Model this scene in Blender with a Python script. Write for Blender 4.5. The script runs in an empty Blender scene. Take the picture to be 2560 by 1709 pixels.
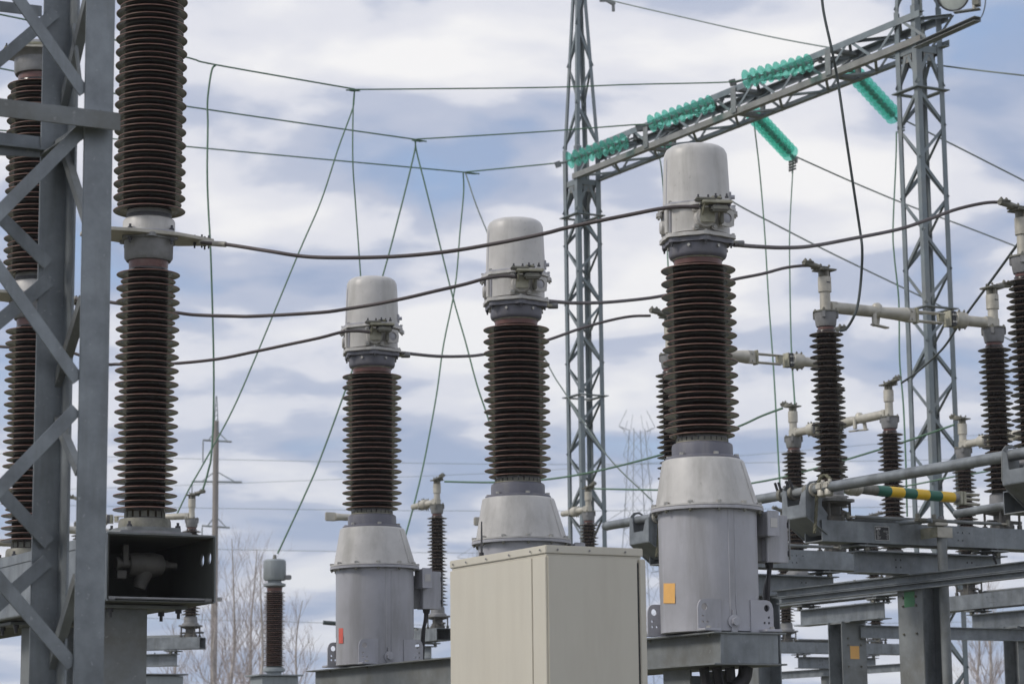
import bpy, math, random
from mathutils import Vector, Matrix, noise
from mathutils.geometry import tessellate_polygon
random.seed(7)
R = math.radians
PI = math.pi
sc = bpy.context.scene
col = sc.collection

# ------------------------------------------------------------------ camera
EYE = 1.6
F = 6200.0                      # focal length in pixels of the 2560 px wide picture
PITCH = math.atan(1070.5 / F)
ROLL = 0.0107
_f = Vector((0, math.cos(PITCH), math.sin(PITCH)))
_r0 = Vector((1, 0, 0))
_u0 = Vector((0, -math.sin(PITCH), math.cos(PITCH)))
_R = math.cos(ROLL) * _r0 - math.sin(ROLL) * _u0
_U = math.sin(ROLL) * _r0 + math.cos(ROLL) * _u0
cam = bpy.data.cameras.new('camera')
cam.lens = F / 2560 * 36
cam.sensor_width = 36
cam.clip_start = 0.1
cam.clip_end = 3000
cam.dof.use_dof = True
cam.dof.focus_distance = 13.2
cam.dof.aperture_fstop = 8.0
camo = bpy.data.objects.new('camera', cam)
col.objects.link(camo)
m = Matrix((( _R.x, _U.x, -_f.x, 0), (_R.y, _U.y, -_f.y, 0), (_R.z, _U.z, -_f.z, EYE), (0, 0, 0, 1)))
camo.matrix_world = m
sc.camera = camo

def A(px, py, Y):
    """world point that stands Y metres ahead on the sight line of pixel px, py"""
    d = _f * F + _R * (px - 1280) + _U * (854.5 - py)
    d = d * (Y / d.y)
    return Vector((d.x, Y, EYE + d.z))

# ------------------------------------------------------------------ sky and sun
SUN_AZ = R(-108)      # direction the light comes from, measured from +Y clockwise
SUN_EL = R(38)
w = bpy.data.worlds.new('World')
sc.world = w
w.use_nodes = True
nt = w.node_tree
for n in list(nt.nodes): nt.nodes.remove(n)
def N(tree, typ, **kw):
    n = tree.nodes.new(typ)
    for k, v in kw.items():
        if k == 'ins':
            for a, b in v.items(): n.inputs[a].default_value = b
        else: setattr(n, k, v)
    return n
def ramp(tree, stops, interp='EASE'):
    n = tree.nodes.new('ShaderNodeValToRGB')
    cr = n.color_ramp
    cr.interpolation = interp
    while len(cr.elements) > 1: cr.elements.remove(cr.elements[0])
    cr.elements[0].position = stops[0][0]; cr.elements[0].color = stops[0][1]
    for p, c in stops[1:]:
        e = cr.elements.new(p); e.color = c
    return n
L = nt.links.new
out = N(nt, 'ShaderNodeOutputWorld')
bg = N(nt, 'ShaderNodeBackground', ins={'Strength': 0.1})
sky = N(nt, 'ShaderNodeTexSky', sky_type='NISHITA', sun_disc=False, sun_elevation=SUN_EL, sun_rotation=SUN_AZ)
sky.air_density = 1.0; sky.dust_density = 0.6; sky.ozone_density = 1.5
tc = N(nt, 'ShaderNodeTexCoord')
sep = N(nt, 'ShaderNodeSeparateXYZ')
L(tc.outputs['Generated'], sep.inputs[0])
zz = N(nt, 'ShaderNodeMath', operation='MAXIMUM', ins={1: 0.0}); L(sep.outputs['Z'], zz.inputs[0])
za = N(nt, 'ShaderNodeMath', operation='ADD', ins={1: 0.17}); L(zz.outputs[0], za.inputs[0])
dx = N(nt, 'ShaderNodeMath', operation='DIVIDE'); L(sep.outputs['X'], dx.inputs[0]); L(za.outputs[0], dx.inputs[1])
dy = N(nt, 'ShaderNodeMath', operation='DIVIDE'); L(sep.outputs['Y'], dy.inputs[0]); L(za.outputs[0], dy.inputs[1])
cv = N(nt, 'ShaderNodeCombineXYZ'); L(dx.outputs[0], cv.inputs[0]); L(dy.outputs[0], cv.inputs[1])
mp = N(nt, 'ShaderNodeMapping'); mp.inputs['Location'].default_value = (1.4265, -2.09, 2.0629); mp.inputs['Rotation'].default_value = (0, 0, R(18)); mp.inputs['Scale'].default_value = (1.0, 1.0, 1)
L(cv.outputs[0], mp.inputs[0])
n1 = N(nt, 'ShaderNodeTexNoise', ins={'Scale': 3.1, 'Detail': 10.0, 'Roughness': 0.47, 'Distortion': 0.35})
L(mp.outputs[0], n1.inputs['Vector'])
n2 = N(nt, 'ShaderNodeTexNoise', ins={'Scale': 4.6, 'Detail': 6.0, 'Roughness': 0.45, 'Distortion': 0.15})
mp2 = N(nt, 'ShaderNodeMapping'); mp2.inputs['Location'].default_value = (11.3, 2.1, 4)
L(cv.outputs[0], mp2.inputs[0]); L(mp2.outputs[0], n2.inputs['Vector'])
# cover: where n1 is low the blue shows, shade: grey lavender bellies and white tops
cover = ramp(nt, [(0.27, (0, 0, 0, 1)), (0.36, (0.65, 0.65, 0.65, 1)), (0.44, (1, 1, 1, 1))])
L(n1.outputs['Fac'], cover.inputs[0])
shade = ramp(nt, [(0.41, (2.7, 3.35, 4.8, 1)), (0.48, (3.95, 4.35, 5.45, 1)), (0.53, (6.1, 6.2, 6.75, 1)), (0.62, (7.5, 7.45, 7.5, 1))])
mx = N(nt, 'ShaderNodeMath', operation='MULTIPLY', ins={1: 0.62}); L(n1.outputs['Fac'], mx.inputs[0])
my = N(nt, 'ShaderNodeMath', operation='MULTIPLY_ADD', ins={1: 0.40}); L(n2.outputs['Fac'], my.inputs[0]); L(mx.outputs[0], my.inputs[2])
lowb = N(nt, 'ShaderNodeMapRange', ins={'From Min': 0.03, 'From Max': 0.17, 'To Min': -0.038, 'To Max': 0.0}); L(sep.outputs['Z'], lowb.inputs['Value'])
mzz = N(nt, 'ShaderNodeMath', operation='ADD'); L(my.outputs[0], mzz.inputs[0]); L(lowb.outputs[0], mzz.inputs[1])
L(mzz.outputs[0], shade.inputs[0])
blue = N(nt, 'ShaderNodeMix', data_type='RGBA', blend_type='MIX'); blue.inputs['Factor'].default_value = 0.62
L(sky.outputs[0], blue.inputs['A']); blue.inputs['B'].default_value = (2.7, 3.8, 6.0, 1)
mixc = N(nt, 'ShaderNodeMix', data_type='RGBA', blend_type='MIX')
L(cover.outputs[0], mixc.inputs['Factor']); L(blue.outputs['Result'], mixc.inputs['A']); L(shade.outputs[0], mixc.inputs['B'])
# low down the layer thickens to a cooler veil
veil = N(nt, 'ShaderNodeMapRange', ins={'From Min': 0.0, 'From Max': 0.22, 'To Min': 0.35, 'To Max': 0.0}); L(sep.outputs['Z'], veil.inputs['Value'])
mixv = N(nt, 'ShaderNodeMix', data_type='RGBA', blend_type='MIX')
L(veil.outputs[0], mixv.inputs['Factor']); L(mixc.outputs['Result'], mixv.inputs['A']); mixv.inputs['B'].default_value = (3.6, 4.45, 5.9, 1)
L(mixv.outputs['Result'], bg.inputs['Color']); L(bg.outputs[0], out.inputs[0])

sl = bpy.data.lights.new('sun', 'SUN')
sl.energy = 1.5
sl.angle = R(14)
sl.color = (1.0, 0.94, 0.85)
so = bpy.data.objects.new('sun', sl)
col.objects.link(so)
sdir = Vector((math.sin(SUN_AZ) * math.cos(SUN_EL), math.cos(SUN_AZ) * math.cos(SUN_EL), math.sin(SUN_EL)))
so.rotation_euler = sdir.to_track_quat('Z', 'Y').to_euler()
so.location = (-8, -4, 14)

sc.view_settings.view_transform = 'Standard'
sc.view_settings.look = 'None'
sc.view_settings.gamma = 1
sc.view_settings.exposure = 0.36
sc.view_settings.use_curve_mapping = False
sc.render.engine = 'CYCLES'
sc.cycles.max_bounces = 8
sc.cycles.transparent_max_bounces = 12

# ------------------------------------------------------------------ materials
MATS = {}
def material(name, c, rough=0.5, metal=0.0, var=0.12, vscale=6.0, dirt=None, dirt_amt=0.0, dirt_scale=3.0,
             streak=False, bump=0.0, bscale=60.0, spec=0.5, speck=None, coat=0.0):
    mt = bpy.data.materials.new(name)
    mt.use_nodes = True
    t = mt.node_tree
    b = t.nodes['Principled BSDF']
    b.inputs['Roughness'].default_value = rough
    b.inputs['Metallic'].default_value = metal
    b.inputs['Specular IOR Level'].default_value = spec
    b.inputs['Coat Weight'].default_value = coat
    b.inputs['Coat Roughness'].default_value = 0.08
    geo = N(t, 'ShaderNodeNewGeometry')
    na = N(t, 'ShaderNodeTexNoise', ins={'Scale': vscale, 'Detail': 5.0, 'Roughness': 0.6})
    t.links.new(geo.outputs['Position'], na.inputs['Vector'])
    lo = tuple(x * (1 - var) for x in c) + (1,)
    hi = tuple(min(1, x * (1 + var)) for x in c) + (1,)
    rp = ramp(t, [(0.3, lo), (0.7, hi)], 'LINEAR')
    t.links.new(na.outputs['Fac'], rp.inputs[0])
    cur = rp.outputs[0]
    if dirt:
        mpn = N(t, 'ShaderNodeMapping')
        mpn.inputs['Scale'].default_value = (1, 1, 0.13) if streak else (1, 1, 1)
        t.links.new(geo.outputs['Position'], mpn.inputs[0])
        nb = N(t, 'ShaderNodeTexNoise', ins={'Scale': dirt_scale * (4 if streak else 1), 'Detail': 6.0, 'Roughness': 0.65})
        t.links.new(mpn.outputs[0], nb.inputs['Vector'])
        rb = ramp(t, [(0.48, (0, 0, 0, 1)), (0.72, (dirt_amt,) * 3 + (1,))], 'LINEAR')
        t.links.new(nb.outputs['Fac'], rb.inputs[0])
        mxn = N(t, 'ShaderNodeMix', data_type='RGBA')
        t.links.new(rb.outputs[0], mxn.inputs['Factor']); t.links.new(cur, mxn.inputs['A']); mxn.inputs['B'].default_value = dirt + (1,)
        cur = mxn.outputs['Result']
    if speck:
        nc = N(t, 'ShaderNodeTexNoise', ins={'Scale': 55.0, 'Detail': 2.0, 'Roughness': 0.5})
        t.links.new(geo.outputs['Position'], nc.inputs['Vector'])
        rc = ramp(t, [(0.68, (0, 0, 0, 1)), (0.76, (0.5,) * 3 + (1,))], 'LINEAR')
        t.links.new(nc.outputs['Fac'], rc.inputs[0])
        mxn = N(t, 'ShaderNodeMix', data_type='RGBA')
        t.links.new(rc.outputs[0], mxn.inputs['Factor']); t.links.new(cur, mxn.inputs['A']); mxn.inputs['B'].default_value = speck + (1,)
        cur = mxn.outputs['Result']
    t.links.new(cur, b.inputs['Base Color'])
    rr = N(t, 'ShaderNodeMapRange', ins={'From Min': 0.3, 'From Max': 0.7, 'To Min': max(0.02, rough * 0.82), 'To Max': min(1, rough * 1.2)})
    t.links.new(na.outputs['Fac'], rr.inputs['Value']); t.links.new(rr.outputs[0], b.inputs['Roughness'])
    if bump:
        nb2 = N(t, 'ShaderNodeTexNoise', ins={'Scale': bscale, 'Detail': 4.0})
        t.links.new(geo.outputs['Position'], nb2.inputs['Vector'])
        bp = N(t, 'ShaderNodeBump', ins={'Strength': bump, 'Distance': 0.004})
        t.links.new(nb2.outputs['Fac'], bp.inputs['Height']); t.links.new(bp.outputs[0], b.inputs['Normal'])
    MATS[name] = mt
    return mt

GALV = material('galvanised_steel', (0.235, 0.256, 0.272), 0.48, 0.45, 0.32, 7, (0.13, 0.135, 0.13), 0.55, 2.5, True, 0.12, 40, speck=(0.42, 0.44, 0.45))
GALVD = material('weathered_or_shaded_steel', (0.22, 0.235, 0.24), 0.62, 0.3, 0.22, 7, (0.12, 0.11, 0.085), 0.7, 2.5, False, 0.15, 40, speck=(0.36, 0.37, 0.36))  # weathered steel; its darker tone also paints shade on the column's side braces
LATT = material('lattice_steel', (0.20, 0.235, 0.25), 0.5, 0.4, 0.16, 5, (0.35, 0.30, 0.24), 0.25, 1.6, False, 0.08, 30)
RUSTC = material('stained_chord_steel', (0.25, 0.255, 0.245), 0.6, 0.25, 0.2, 4, (0.17, 0.14, 0.11), 0.6, 1.6)
PAINT = material('grey_paint', (0.43, 0.43, 0.465), 0.40, 0.0, 0.09, 5, (0.25, 0.245, 0.24), 0.62, 2.2, True, 0.05, 30, speck=(0.33, 0.32, 0.30))
PAINTW = material('pale_grey_paint', (0.545, 0.53, 0.51), 0.42, 0.0, 0.10, 9, (0.31, 0.30, 0.27), 0.62, 2.4, True, 0.06, 30, speck=(0.27, 0.255, 0.23))
COLLAR = material('slate_collar_paint', (0.155, 0.155, 0.185), 0.42, 0.0, 0.10, 12, (0.30, 0.29, 0.27), 0.35, 5.0, True, 0.05, 50)
CASTG = material('cast_grey', (0.24, 0.24, 0.245), 0.55, 0.1, 0.18, 14, (0.12, 0.12, 0.09), 0.7, 6, False, 0.15, 80)
CEMENT = material('cement_joint', (0.30, 0.28, 0.22), 0.8, 0, 0.3, 40, (0.19, 0.19, 0.06), 0.7, 14, False, 0.3, 120)
PORC = material('brown_glazed_porcelain', (0.014, 0.0065, 0.005), 0.14, 0.0, 0.25, 14, (0.04, 0.034, 0.018), 0.4, 9, False, 0.03, 60, spec=0.5, coat=0.15)
RIM = material('worn_shed_rim', (0.21, 0.112, 0.09), 0.35, 0.0, 0.25, 30, (0.17, 0.15, 0.12), 0.5, 15)
PORCR = material('red_brown_porcelain', (0.145, 0.062, 0.050), 0.32, 0.0, 0.2, 20, (0.22, 0.19, 0.17), 0.4, 12)
PORCF = material('dark_brown_porcelain', (0.019, 0.011, 0.009), 0.28, 0.0, 0.3, 14, (0.055, 0.047, 0.032), 0.4, 9, spec=0.5, coat=0.1)
RIMF = material('worn_dark_shed_rim', (0.16, 0.125, 0.11), 0.4, 0.0, 0.25, 30, (0.14, 0.12, 0.10), 0.5, 15)
CREAM = material('cabinet_cream_paint', (0.61, 0.575, 0.49), 0.38, 0.0, 0.025, 3, (0.45, 0.40, 0.33), 0.28, 1.6, True, 0.03, 20)
ALU = material('weathered_aluminium', (0.50, 0.475, 0.41), 0.5, 0.25, 0.14, 10, (0.23, 0.21, 0.16), 0.6, 6, False, 0.08, 60)
ALUD = material('dull_clamp_alloy', (0.21, 0.205, 0.175), 0.6, 0.3, 0.3, 25, (0.10, 0.10, 0.07), 0.7, 10, False, 0.25, 90)
PADM = material('mossy_terminal_plate', (0.40, 0.385, 0.30), 0.6, 0.1, 0.2, 20, (0.13, 0.125, 0.06), 0.8, 7, False, 0.2, 90)
CABLE = material('heavy_conductor', (0.105, 0.088, 0.088), 0.55, 0.3, 0.15, 20, (0.06, 0.05, 0.05), 0.5, 10, False, 0.5, 300)
WIRE = material('green_weathered_wire', (0.085, 0.17, 0.11), 0.6, 0.1, 0.15, 4)
WIREL = material('pale_overhead_wire', (0.22, 0.26, 0.24), 0.6, 0.2, 0.1, 4)
WIRED = material('dark_overhead_wire', (0.07, 0.085, 0.085), 0.6, 0.2, 0.1, 4)
RUBBER = material('black_rubber', (0.022, 0.021, 0.024), 0.6, 0, 0.2, 20)
BOLT = material('bolt_steel', (0.42, 0.41, 0.38), 0.45, 0.5, 0.2, 60)
BOLTD = material('dark_bolt', (0.07, 0.07, 0.075), 0.5, 0.4, 0.3, 60)
BOXIN = material('dark_housing_interior', (0.085, 0.09, 0.08), 0.65, 0.1, 0.25, 5, (0.04, 0.042, 0.035), 0.6, 4)  # darker tone for the sheets inside the breaker housing
YEL = material('yellow_marking', (0.80, 0.50, 0.02), 0.4, 0, 0.06, 8)
GRN = material('green_marking', (0.015, 0.13, 0.085), 0.4, 0, 0.1, 8)
STG = material('green_sticker', (0.075, 0.23, 0.11), 0.6, 0, 0.1, 20)
STY = material('amber_sticker', (0.80, 0.45, 0.14), 0.6, 0, 0.05, 20)
STR_ = material('red_sticker', (0.72, 0.14, 0.11), 0.6, 0, 0.05, 20)
PLATE = material('black_nameplate', (0.03, 0.03, 0.032), 0.4, 0.2, 0.2, 30)
WHITE = material('white_print', (0.62, 0.62, 0.60), 0.5, 0, 0.05, 30)
CONC = material('concrete_pole', (0.27, 0.245, 0.225), 0.85, 0, 0.15, 3, (0.17, 0.15, 0.13), 0.5, 2, True)
BARK = material('birch_bark', (0.42, 0.385, 0.36), 0.8, 0, 0.3, 5, (0.14, 0.11, 0.09), 0.6, 4)
TWIG = material('twig', (0.42, 0.37, 0.36), 0.8, 0, 0.2, 5)
BLUEG = material('blue_grey_paint', (0.285, 0.315, 0.33), 0.5, 0.1, 0.08, 6, (0.15, 0.17, 0.16), 0.5, 4, True)
GRASS = material('dry_grass_ground', (0.10, 0.095, 0.045), 0.95, 0, 0.4, 0.8, (0.20, 0.18, 0.14), 0.8, 0.25, False, 0.5, 5)
GRAV = material('gravel', (0.11, 0.105, 0.06), 0.95, 0, 0.35, 25, (0.13, 0.125, 0.10), 0.6, 3, False, 0.8, 30)
GEAR = material('dark_gear_casting', (0.105, 0.10, 0.09), 0.6, 0.1, 0.25, 14, (0.05, 0.048, 0.04), 0.6, 8)  # darker casting tone for the gear case and the column bearings
LEAD = material('tarnished_braid', (0.135, 0.13, 0.085), 0.6, 0.2, 0.3, 60)
LENSM = material('lamp_glass', (0.62, 0.66, 0.62), 0.15, 0, 0.1, 8)
# green toughened glass
mt = bpy.data.materials.new('green_glass'); mt.use_nodes = True; t = mt.node_tree
b = t.nodes['Principled BSDF']
b.inputs['Base Color'].default_value = (0.30, 0.74, 0.63, 1)
b.inputs['Roughness'].default_value = 0.06
b.inputs['Transmission Weight'].default_value = 0.6
b.inputs['IOR'].default_value = 1.25
tr = N(t, 'ShaderNodeBsdfTranslucent'); tr.inputs[0].default_value = (0.30, 0.70, 0.59, 1)
tp = N(t, 'ShaderNodeBsdfTransparent'); tp.inputs[0].default_value = (0.56, 0.92, 0.84, 1)
mxs = N(t, 'ShaderNodeMixShader', ins={0: 0.30})
mxt = N(t, 'ShaderNodeMixShader', ins={0: 0.66})
t.links.new(b.outputs[0], mxs.inputs[1]); t.links.new(tr.outputs[0], mxs.inputs[2])
t.links.new(mxs.outputs[0], mxt.inputs[1]); t.links.new(tp.outputs[0], mxt.inputs[2])
t.links.new(mxt.outputs[0], t.nodes['Material Output'].inputs[0])
GLASS = mt

# ------------------------------------------------------------------ mesh helpers
class MB:
    def __init__(s): s.v = []; s.f = []
    def add(s, vs, fs):
        o = len(s.v)
        s.v += [tuple(p) for p in vs]
        s.f += [tuple(i + o for i in q) for q in fs]
        return s
    def box(s, c, size, X=(1, 0, 0), Y=(0, 1, 0), Z=(0, 0, 1)):
        c = Vector(c); X = Vector(X) * size[0] / 2; Y = Vector(Y) * size[1] / 2; Z = Vector(Z) * size[2] / 2
        vs = [c + a * X + b_ * Y + d * Z for a in (-1, 1) for b_ in (-1, 1) for d in (-1, 1)]
        return s.add(vs, [(0, 1, 3, 2), (4, 6, 7, 5), (0, 4, 5, 1), (2, 3, 7, 6), (0, 2, 6, 4), (1, 5, 7, 3)])
    def frame(s, d):
        d = Vector(d).normalized()
        a = Vector((0, 0, 1)) if abs(d.z) < 0.9 else Vector((1, 0, 0))
        x = d.cross(a).normalized(); y = x.cross(d).normalized()
        return x, y
    def cyl(s, p0, p1, r0, r1=None, n=16, caps=True):
        p0 = Vector(p0); p1 = Vector(p1); r1 = r0 if r1 is None else r1
        x, y = s.frame(p1 - p0)
        vs = []
        for p, r in ((p0, r0), (p1, r1)):
            for i in range(n):
                a = 2 * PI * i / n
                vs.append(p + x * r * math.cos(a) + y * r * math.sin(a))
        fs = [(i, (i + 1) % n, n + (i + 1) % n, n + i) for i in range(n)]
        if caps: fs += [tuple(range(n - 1, -1, -1)), tuple(range(n, 2 * n))]
        return s.add(vs, fs)
    def lathe(s, prof, n=48, c=(0, 0, 0), cap=True, axis=None):
        c = Vector(c); vs = []
        if axis is not None:
            az = Vector(axis).normalized(); ax, ay = s.frame(az)
        else: ax, ay, az = Vector((1, 0, 0)), Vector((0, 1, 0)), Vector((0, 0, 1))
        for q in prof:
            ox = q[2] if len(q) > 2 else 0; oy = q[3] if len(q) > 3 else 0
            for i in range(n):
                a = 2 * PI * i / n
                vs.append(c + ax * (q[0] * math.cos(a) + ox) + ay * (q[0] * math.sin(a) + oy) + az * q[1])
        fs = []
        for k in range(len(prof) - 1):
            for i in range(n):
                j = (i + 1) % n
                fs.append((k * n + i, (k + 1) * n + i, (k + 1) * n + j, k * n + j))
        if cap:
            fs.append(tuple(range(n)))
            fs.append(tuple(range(len(prof) * n - 1, (len(prof) - 1) * n - 1, -1)))
        return s.add(vs, fs)
    def tube(s, pts, r, n=8, taper=None):
        pts = [Vector(p) for p in pts]
        vs = []; N_ = len(pts)
        d0 = (pts[1] - pts[0]).normalized()
        x, y = s.frame(d0)
        for k, p in enumerate(pts):
            d = (pts[min(k + 1, N_ - 1)] - pts[max(k - 1, 0)]).normalized()
            x = (x - d * x.dot(d)).normalized(); y = d.cross(x)
            rr = r if taper is None else r * (1 + (taper - 1) * k / (N_ - 1))
            for i in range(n):
                a = 2 * PI * i / n
                vs.append(p + x * rr * math.cos(a) + y * rr * math.sin(a))
        fs = [(k * n + i, k * n + (i + 1) % n, (k + 1) * n + (i + 1) % n, (k + 1) * n + i) for k in range(N_ - 1) for i in range(n)]
        fs += [tuple(range(n - 1, -1, -1)), tuple(range((N_ - 1) * n, N_ * n))]
        return s.add(vs, fs)
    def prism(s, poly, p0, p1, X, Y):
        """extrude the 2-D outline poly (in X, Y) from p0 to p1"""
        p0 = Vector(p0); p1 = Vector(p1); X = Vector(X); Y = Vector(Y); n = len(poly)
        vs = [p + X * a + Y * b_ for p in (p0, p1) for a, b_ in poly]
        fs = [(i, (i + 1) % n, n + (i + 1) % n, n + i) for i in range(n)]
        tri = tessellate_polygon([[Vector((a, b_, 0)) for a, b_ in poly]])
        fs += [tuple(reversed(q)) for q in tri] + [tuple(i + n for i in q) for q in tri]
        return s.add(vs, fs)
    def holed(s, outer, holes, c, X, Y, th):
        """plate with real holes; outer and holes are 2-D loops in the X, Y plane"""
        c = Vector(c); X = Vector(X); Y = Vector(Y); Z = X.cross(Y).normalized()
        loops = [outer] + holes
        flat = [p for l in loops for p in l]; n = len(flat)
        tri = tessellate_polygon([[Vector((a, b_, 0)) for a, b_ in l] for l in loops])
        vs = [c + X * a + Y * b_ + Z * h for h in (-th / 2, th / 2) for a, b_ in flat]
        fs = [tuple(reversed(q)) for q in tri] + [tuple(i + n for i in q) for q in tri]
        o = 0
        for l in loops:
            k = len(l)
            fs += [(o + i, o + (i + 1) % k, n + o + (i + 1) % k, n + o + i) for i in range(k)]
            o += k
        return s.add(vs, fs)
    rimfaces = None
    def mesh(s, name, mat, bevel=0, smooth=True, ang=38):
        me = bpy.data.meshes.new(name)
        me.from_pydata(s.v, [], s.f)
        me.materials.append(mat)
        if s.rimfaces:
            me.materials.append(s.rimfaces[0])
            for i in s.rimfaces[1]: me.polygons[i].material_index = 1
        import bmesh
        bm = bmesh.new(); bm.from_mesh(me)
        bmesh.ops.recalc_face_normals(bm, faces=bm.faces)
        if bevel:
            es = [e for e in bm.edges if e.is_manifold and e.calc_face_angle(0) > 0.6]
            bmesh.ops.bevel(bm, geom=es, offset=bevel, segments=2, affect='EDGES', clamp_overlap=True)
        bm.to_mesh(me); bm.free()
        if smooth:
            me.polygons.foreach_set('use_smooth', [True] * len(me.polygons))
            me.set_sharp_from_angle(angle=R(ang))
        me.update()
        return me
    def build(s, name, mat, parent=None, bevel=0, smooth=True, ang=38, org=None, **kw):
        if parent is None:
            if org is None:
                xs = [p[0] for p in s.v]; ys = [p[1] for p in s.v]; zs = [p[2] for p in s.v]
                org = ((min(xs) + max(xs)) / 2, (min(ys) + max(ys)) / 2, min(zs))
            s.v = [(p[0] - org[0], p[1] - org[1], p[2] - org[2]) for p in s.v]
        me = s.mesh(name, mat, bevel, smooth, ang)
        o = bpy.data.objects.new(name, me)
        col.objects.link(o)
        if parent is not None: o.parent = parent
        else: o.location = org
        tag(o, **kw)
        return o

def tag(o, label=None, cat=None, group=None, kind=None):
    if label: o['label'] = label
    if cat: o['category'] = cat
    if group: o['group'] = group
    if kind: o['kind'] = kind
    return o
def thing(name, label, cat, loc=(0, 0, 0), rz=0, group=None):
    o = bpy.data.objects.new(name, None)
    o.empty_display_size = 0.2
    col.objects.link(o); o.location = loc; o.rotation_euler = (0, 0, rz)
    return tag(o, label, cat, group)
def inst(src, parent, loc=(0, 0, 0), rot=(0, 0, 0), name=None, scale=None):
    o = bpy.data.objects.new(name or src.name.split('.')[0], src.data if hasattr(src, 'data') else src)
    col.objects.link(o); o.parent = parent; o.location = loc; o.rotation_euler = rot
    if scale: o.scale = scale
    return o
def copy_tree(o, parent=None):
    c = o.copy(); col.objects.link(c)
    if parent is not None: c.parent = parent
    for ch in list(o.children): copy_tree(ch, c)
    return c
def circ(cx, cy, r, n=16): return [(cx + r * math.cos(2 * PI * i / n), cy + r * math.sin(2 * PI * i / n)) for i in range(n)]
def spline(pts, sub=8):
    P = [Vector(p) for p in pts]
    P = [P[0] * 2 - P[1]] + P + [P[-1] * 2 - P[-2]]
    o = []
    for i in range(1, len(P) - 2):
        for k in range(sub):
            t = k / sub; a, b_, c, d = P[i - 1], P[i], P[i + 1], P[i + 2]
            o.append(0.5 * ((2 * b_) + (c - a) * t + (2 * a - 5 * b_ + 4 * c - d) * t * t + (3 * b_ - a - 3 * c + d) * t ** 3))
    o.append(P[-2]); return o

# yard axes: local x runs along VX (right and away), local y along UX (left and away)
VX = Vector((0.874, 0.485, 0)).normalized()
UX = Vector((-VX.y, VX.x, 0))
RZ = math.atan2(VX.y, VX.x)
ZV = Vector((0, 0, 1))

def hexm(name, mat, r=0.009, h=0.008, shank=0.0):
    mb = MB(); mb.cyl((0, 0, 0), (0, 0, h), r, r, 6)
    if shank: mb.cyl((0, 0, h), (0, 0, h + shank), r * 0.55, r * 0.55, 8)
    return mb.mesh(name, mat, smooth=False)
HEX = hexm('bolt', BOLT, 0.0085, 0.008)
HEXB = hexm('bolt', BOLT, 0.0125, 0.012)
HEXS = hexm('bolt', BOLTD, 0.009, 0.009, 0.012)
HEXN = hexm('bolt', ALUD, 0.009, 0.009, 0.006)
HEXBIG = hexm('bolt', PAINT, 0.02, 0.016)
def bolt(me, parent, loc, rot=(0, 0, 0), name='bolt'):
    o = bpy.data.objects.new(name, me); col.objects.link(o); o.parent = parent; o.location = loc; o.rotation_euler = rot
    return o

def shed_prof(z0, pitch, n, Rb, Rs, rc, last_small=True):
    """profile from the top down: n big sheds (rims at z0, z0-pitch, ...), small ones between"""
    p = [(rc, z0 + pitch * 0.42)]
    for k in range(n):
        for (Rr, dz) in ((Rb, 0.0), (Rs, -pitch * 0.5)):
            if Rr == Rs and k == n - 1 and not last_small: continue
            z = z0 - k * pitch + dz
            w = Rr - rc; s_ = pitch
            h_ = 0.0030 if pitch > 0.06 and Rb > 0.13 else 0.0024
            p += [(rc, z + s_ * 0.27), (rc + w * 0.10, z + s_ * 0.20), (rc + w * 0.5, z + s_ * 0.115 + .001),
                  (Rr - 0.0055, z + h_ * 1.15), (Rr - .002, z + h_ * .9), (Rr, z + h_ * .2), (Rr - .0004, z - h_ * .5), (Rr - 0.0025, z - h_),
                  (Rr - 0.008, z - h_ * .6), (rc + w * 0.5, z + s_ * 0.045), (rc + w * 0.08, z + s_ * 0.08), (rc, z + s_ * 0.03)]
    zz_ = z0 - n * pitch + pitch * 0.3
    p.append((rc, zz_))
    return p, zz_

def sheds(prof, n, c, rimmat):
    """lathed shed column whose worn rims carry their own glaze"""
    mb = MB(); mb.lathe(prof, n, c, cap=False)
    idx = []
    for k in range(1, len(prof) - 12, 12):
        for j in (3, 4, 5, 6):
            idx += range((k + j) * n, (k + j) * n + n)
    mb.rimfaces = (rimmat, idx)
    return mb
def I_poly(w_, h, tw, tf):   # w_ flange width, h height
    a = w_ / 2; b_ = h / 2; c = tw / 2
    return [(-a, -b_), (a, -b_), (a, -b_ + tf), (c, -b_ + tf), (c, b_ - tf), (a, b_ - tf), (a, b_), (-a, b_), (-a, b_ - tf), (-c, b_ - tf), (-c, -b_ + tf), (-a, -b_ + tf)]
def C_poly(w_, h, t_):
    a = w_ / 2; b_ = h / 2
    return [(-a, -b_), (a, -b_), (a, -b_ + t_), (-a + t_, -b_ + t_), (-a + t_, b_ - t_), (a, b_ - t_), (a, b_), (-a, b_)]
def L_poly(w_, t_): return [(0, 0), (w_, 0), (w_, t_), (t_, t_), (t_, w_), (0, w_)]

# ------------------------------------------------------------------ ground
g = MB(); g.add([(-260, -120, 0), (260, -120, 0), (260, 420, 0), (-260, 420, 0)], [(0, 1, 2, 3)])
g.build('ground', GRASS, kind='structure')
g = MB(); g.add([(-12, 3, 0.004), (16, 3, 0.004), (16, 44, 0.004), (-12, 44, 0.004)], [(0, 1, 2, 3)])
g.build('gravel_yard', GRAV, kind='structure')

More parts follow.
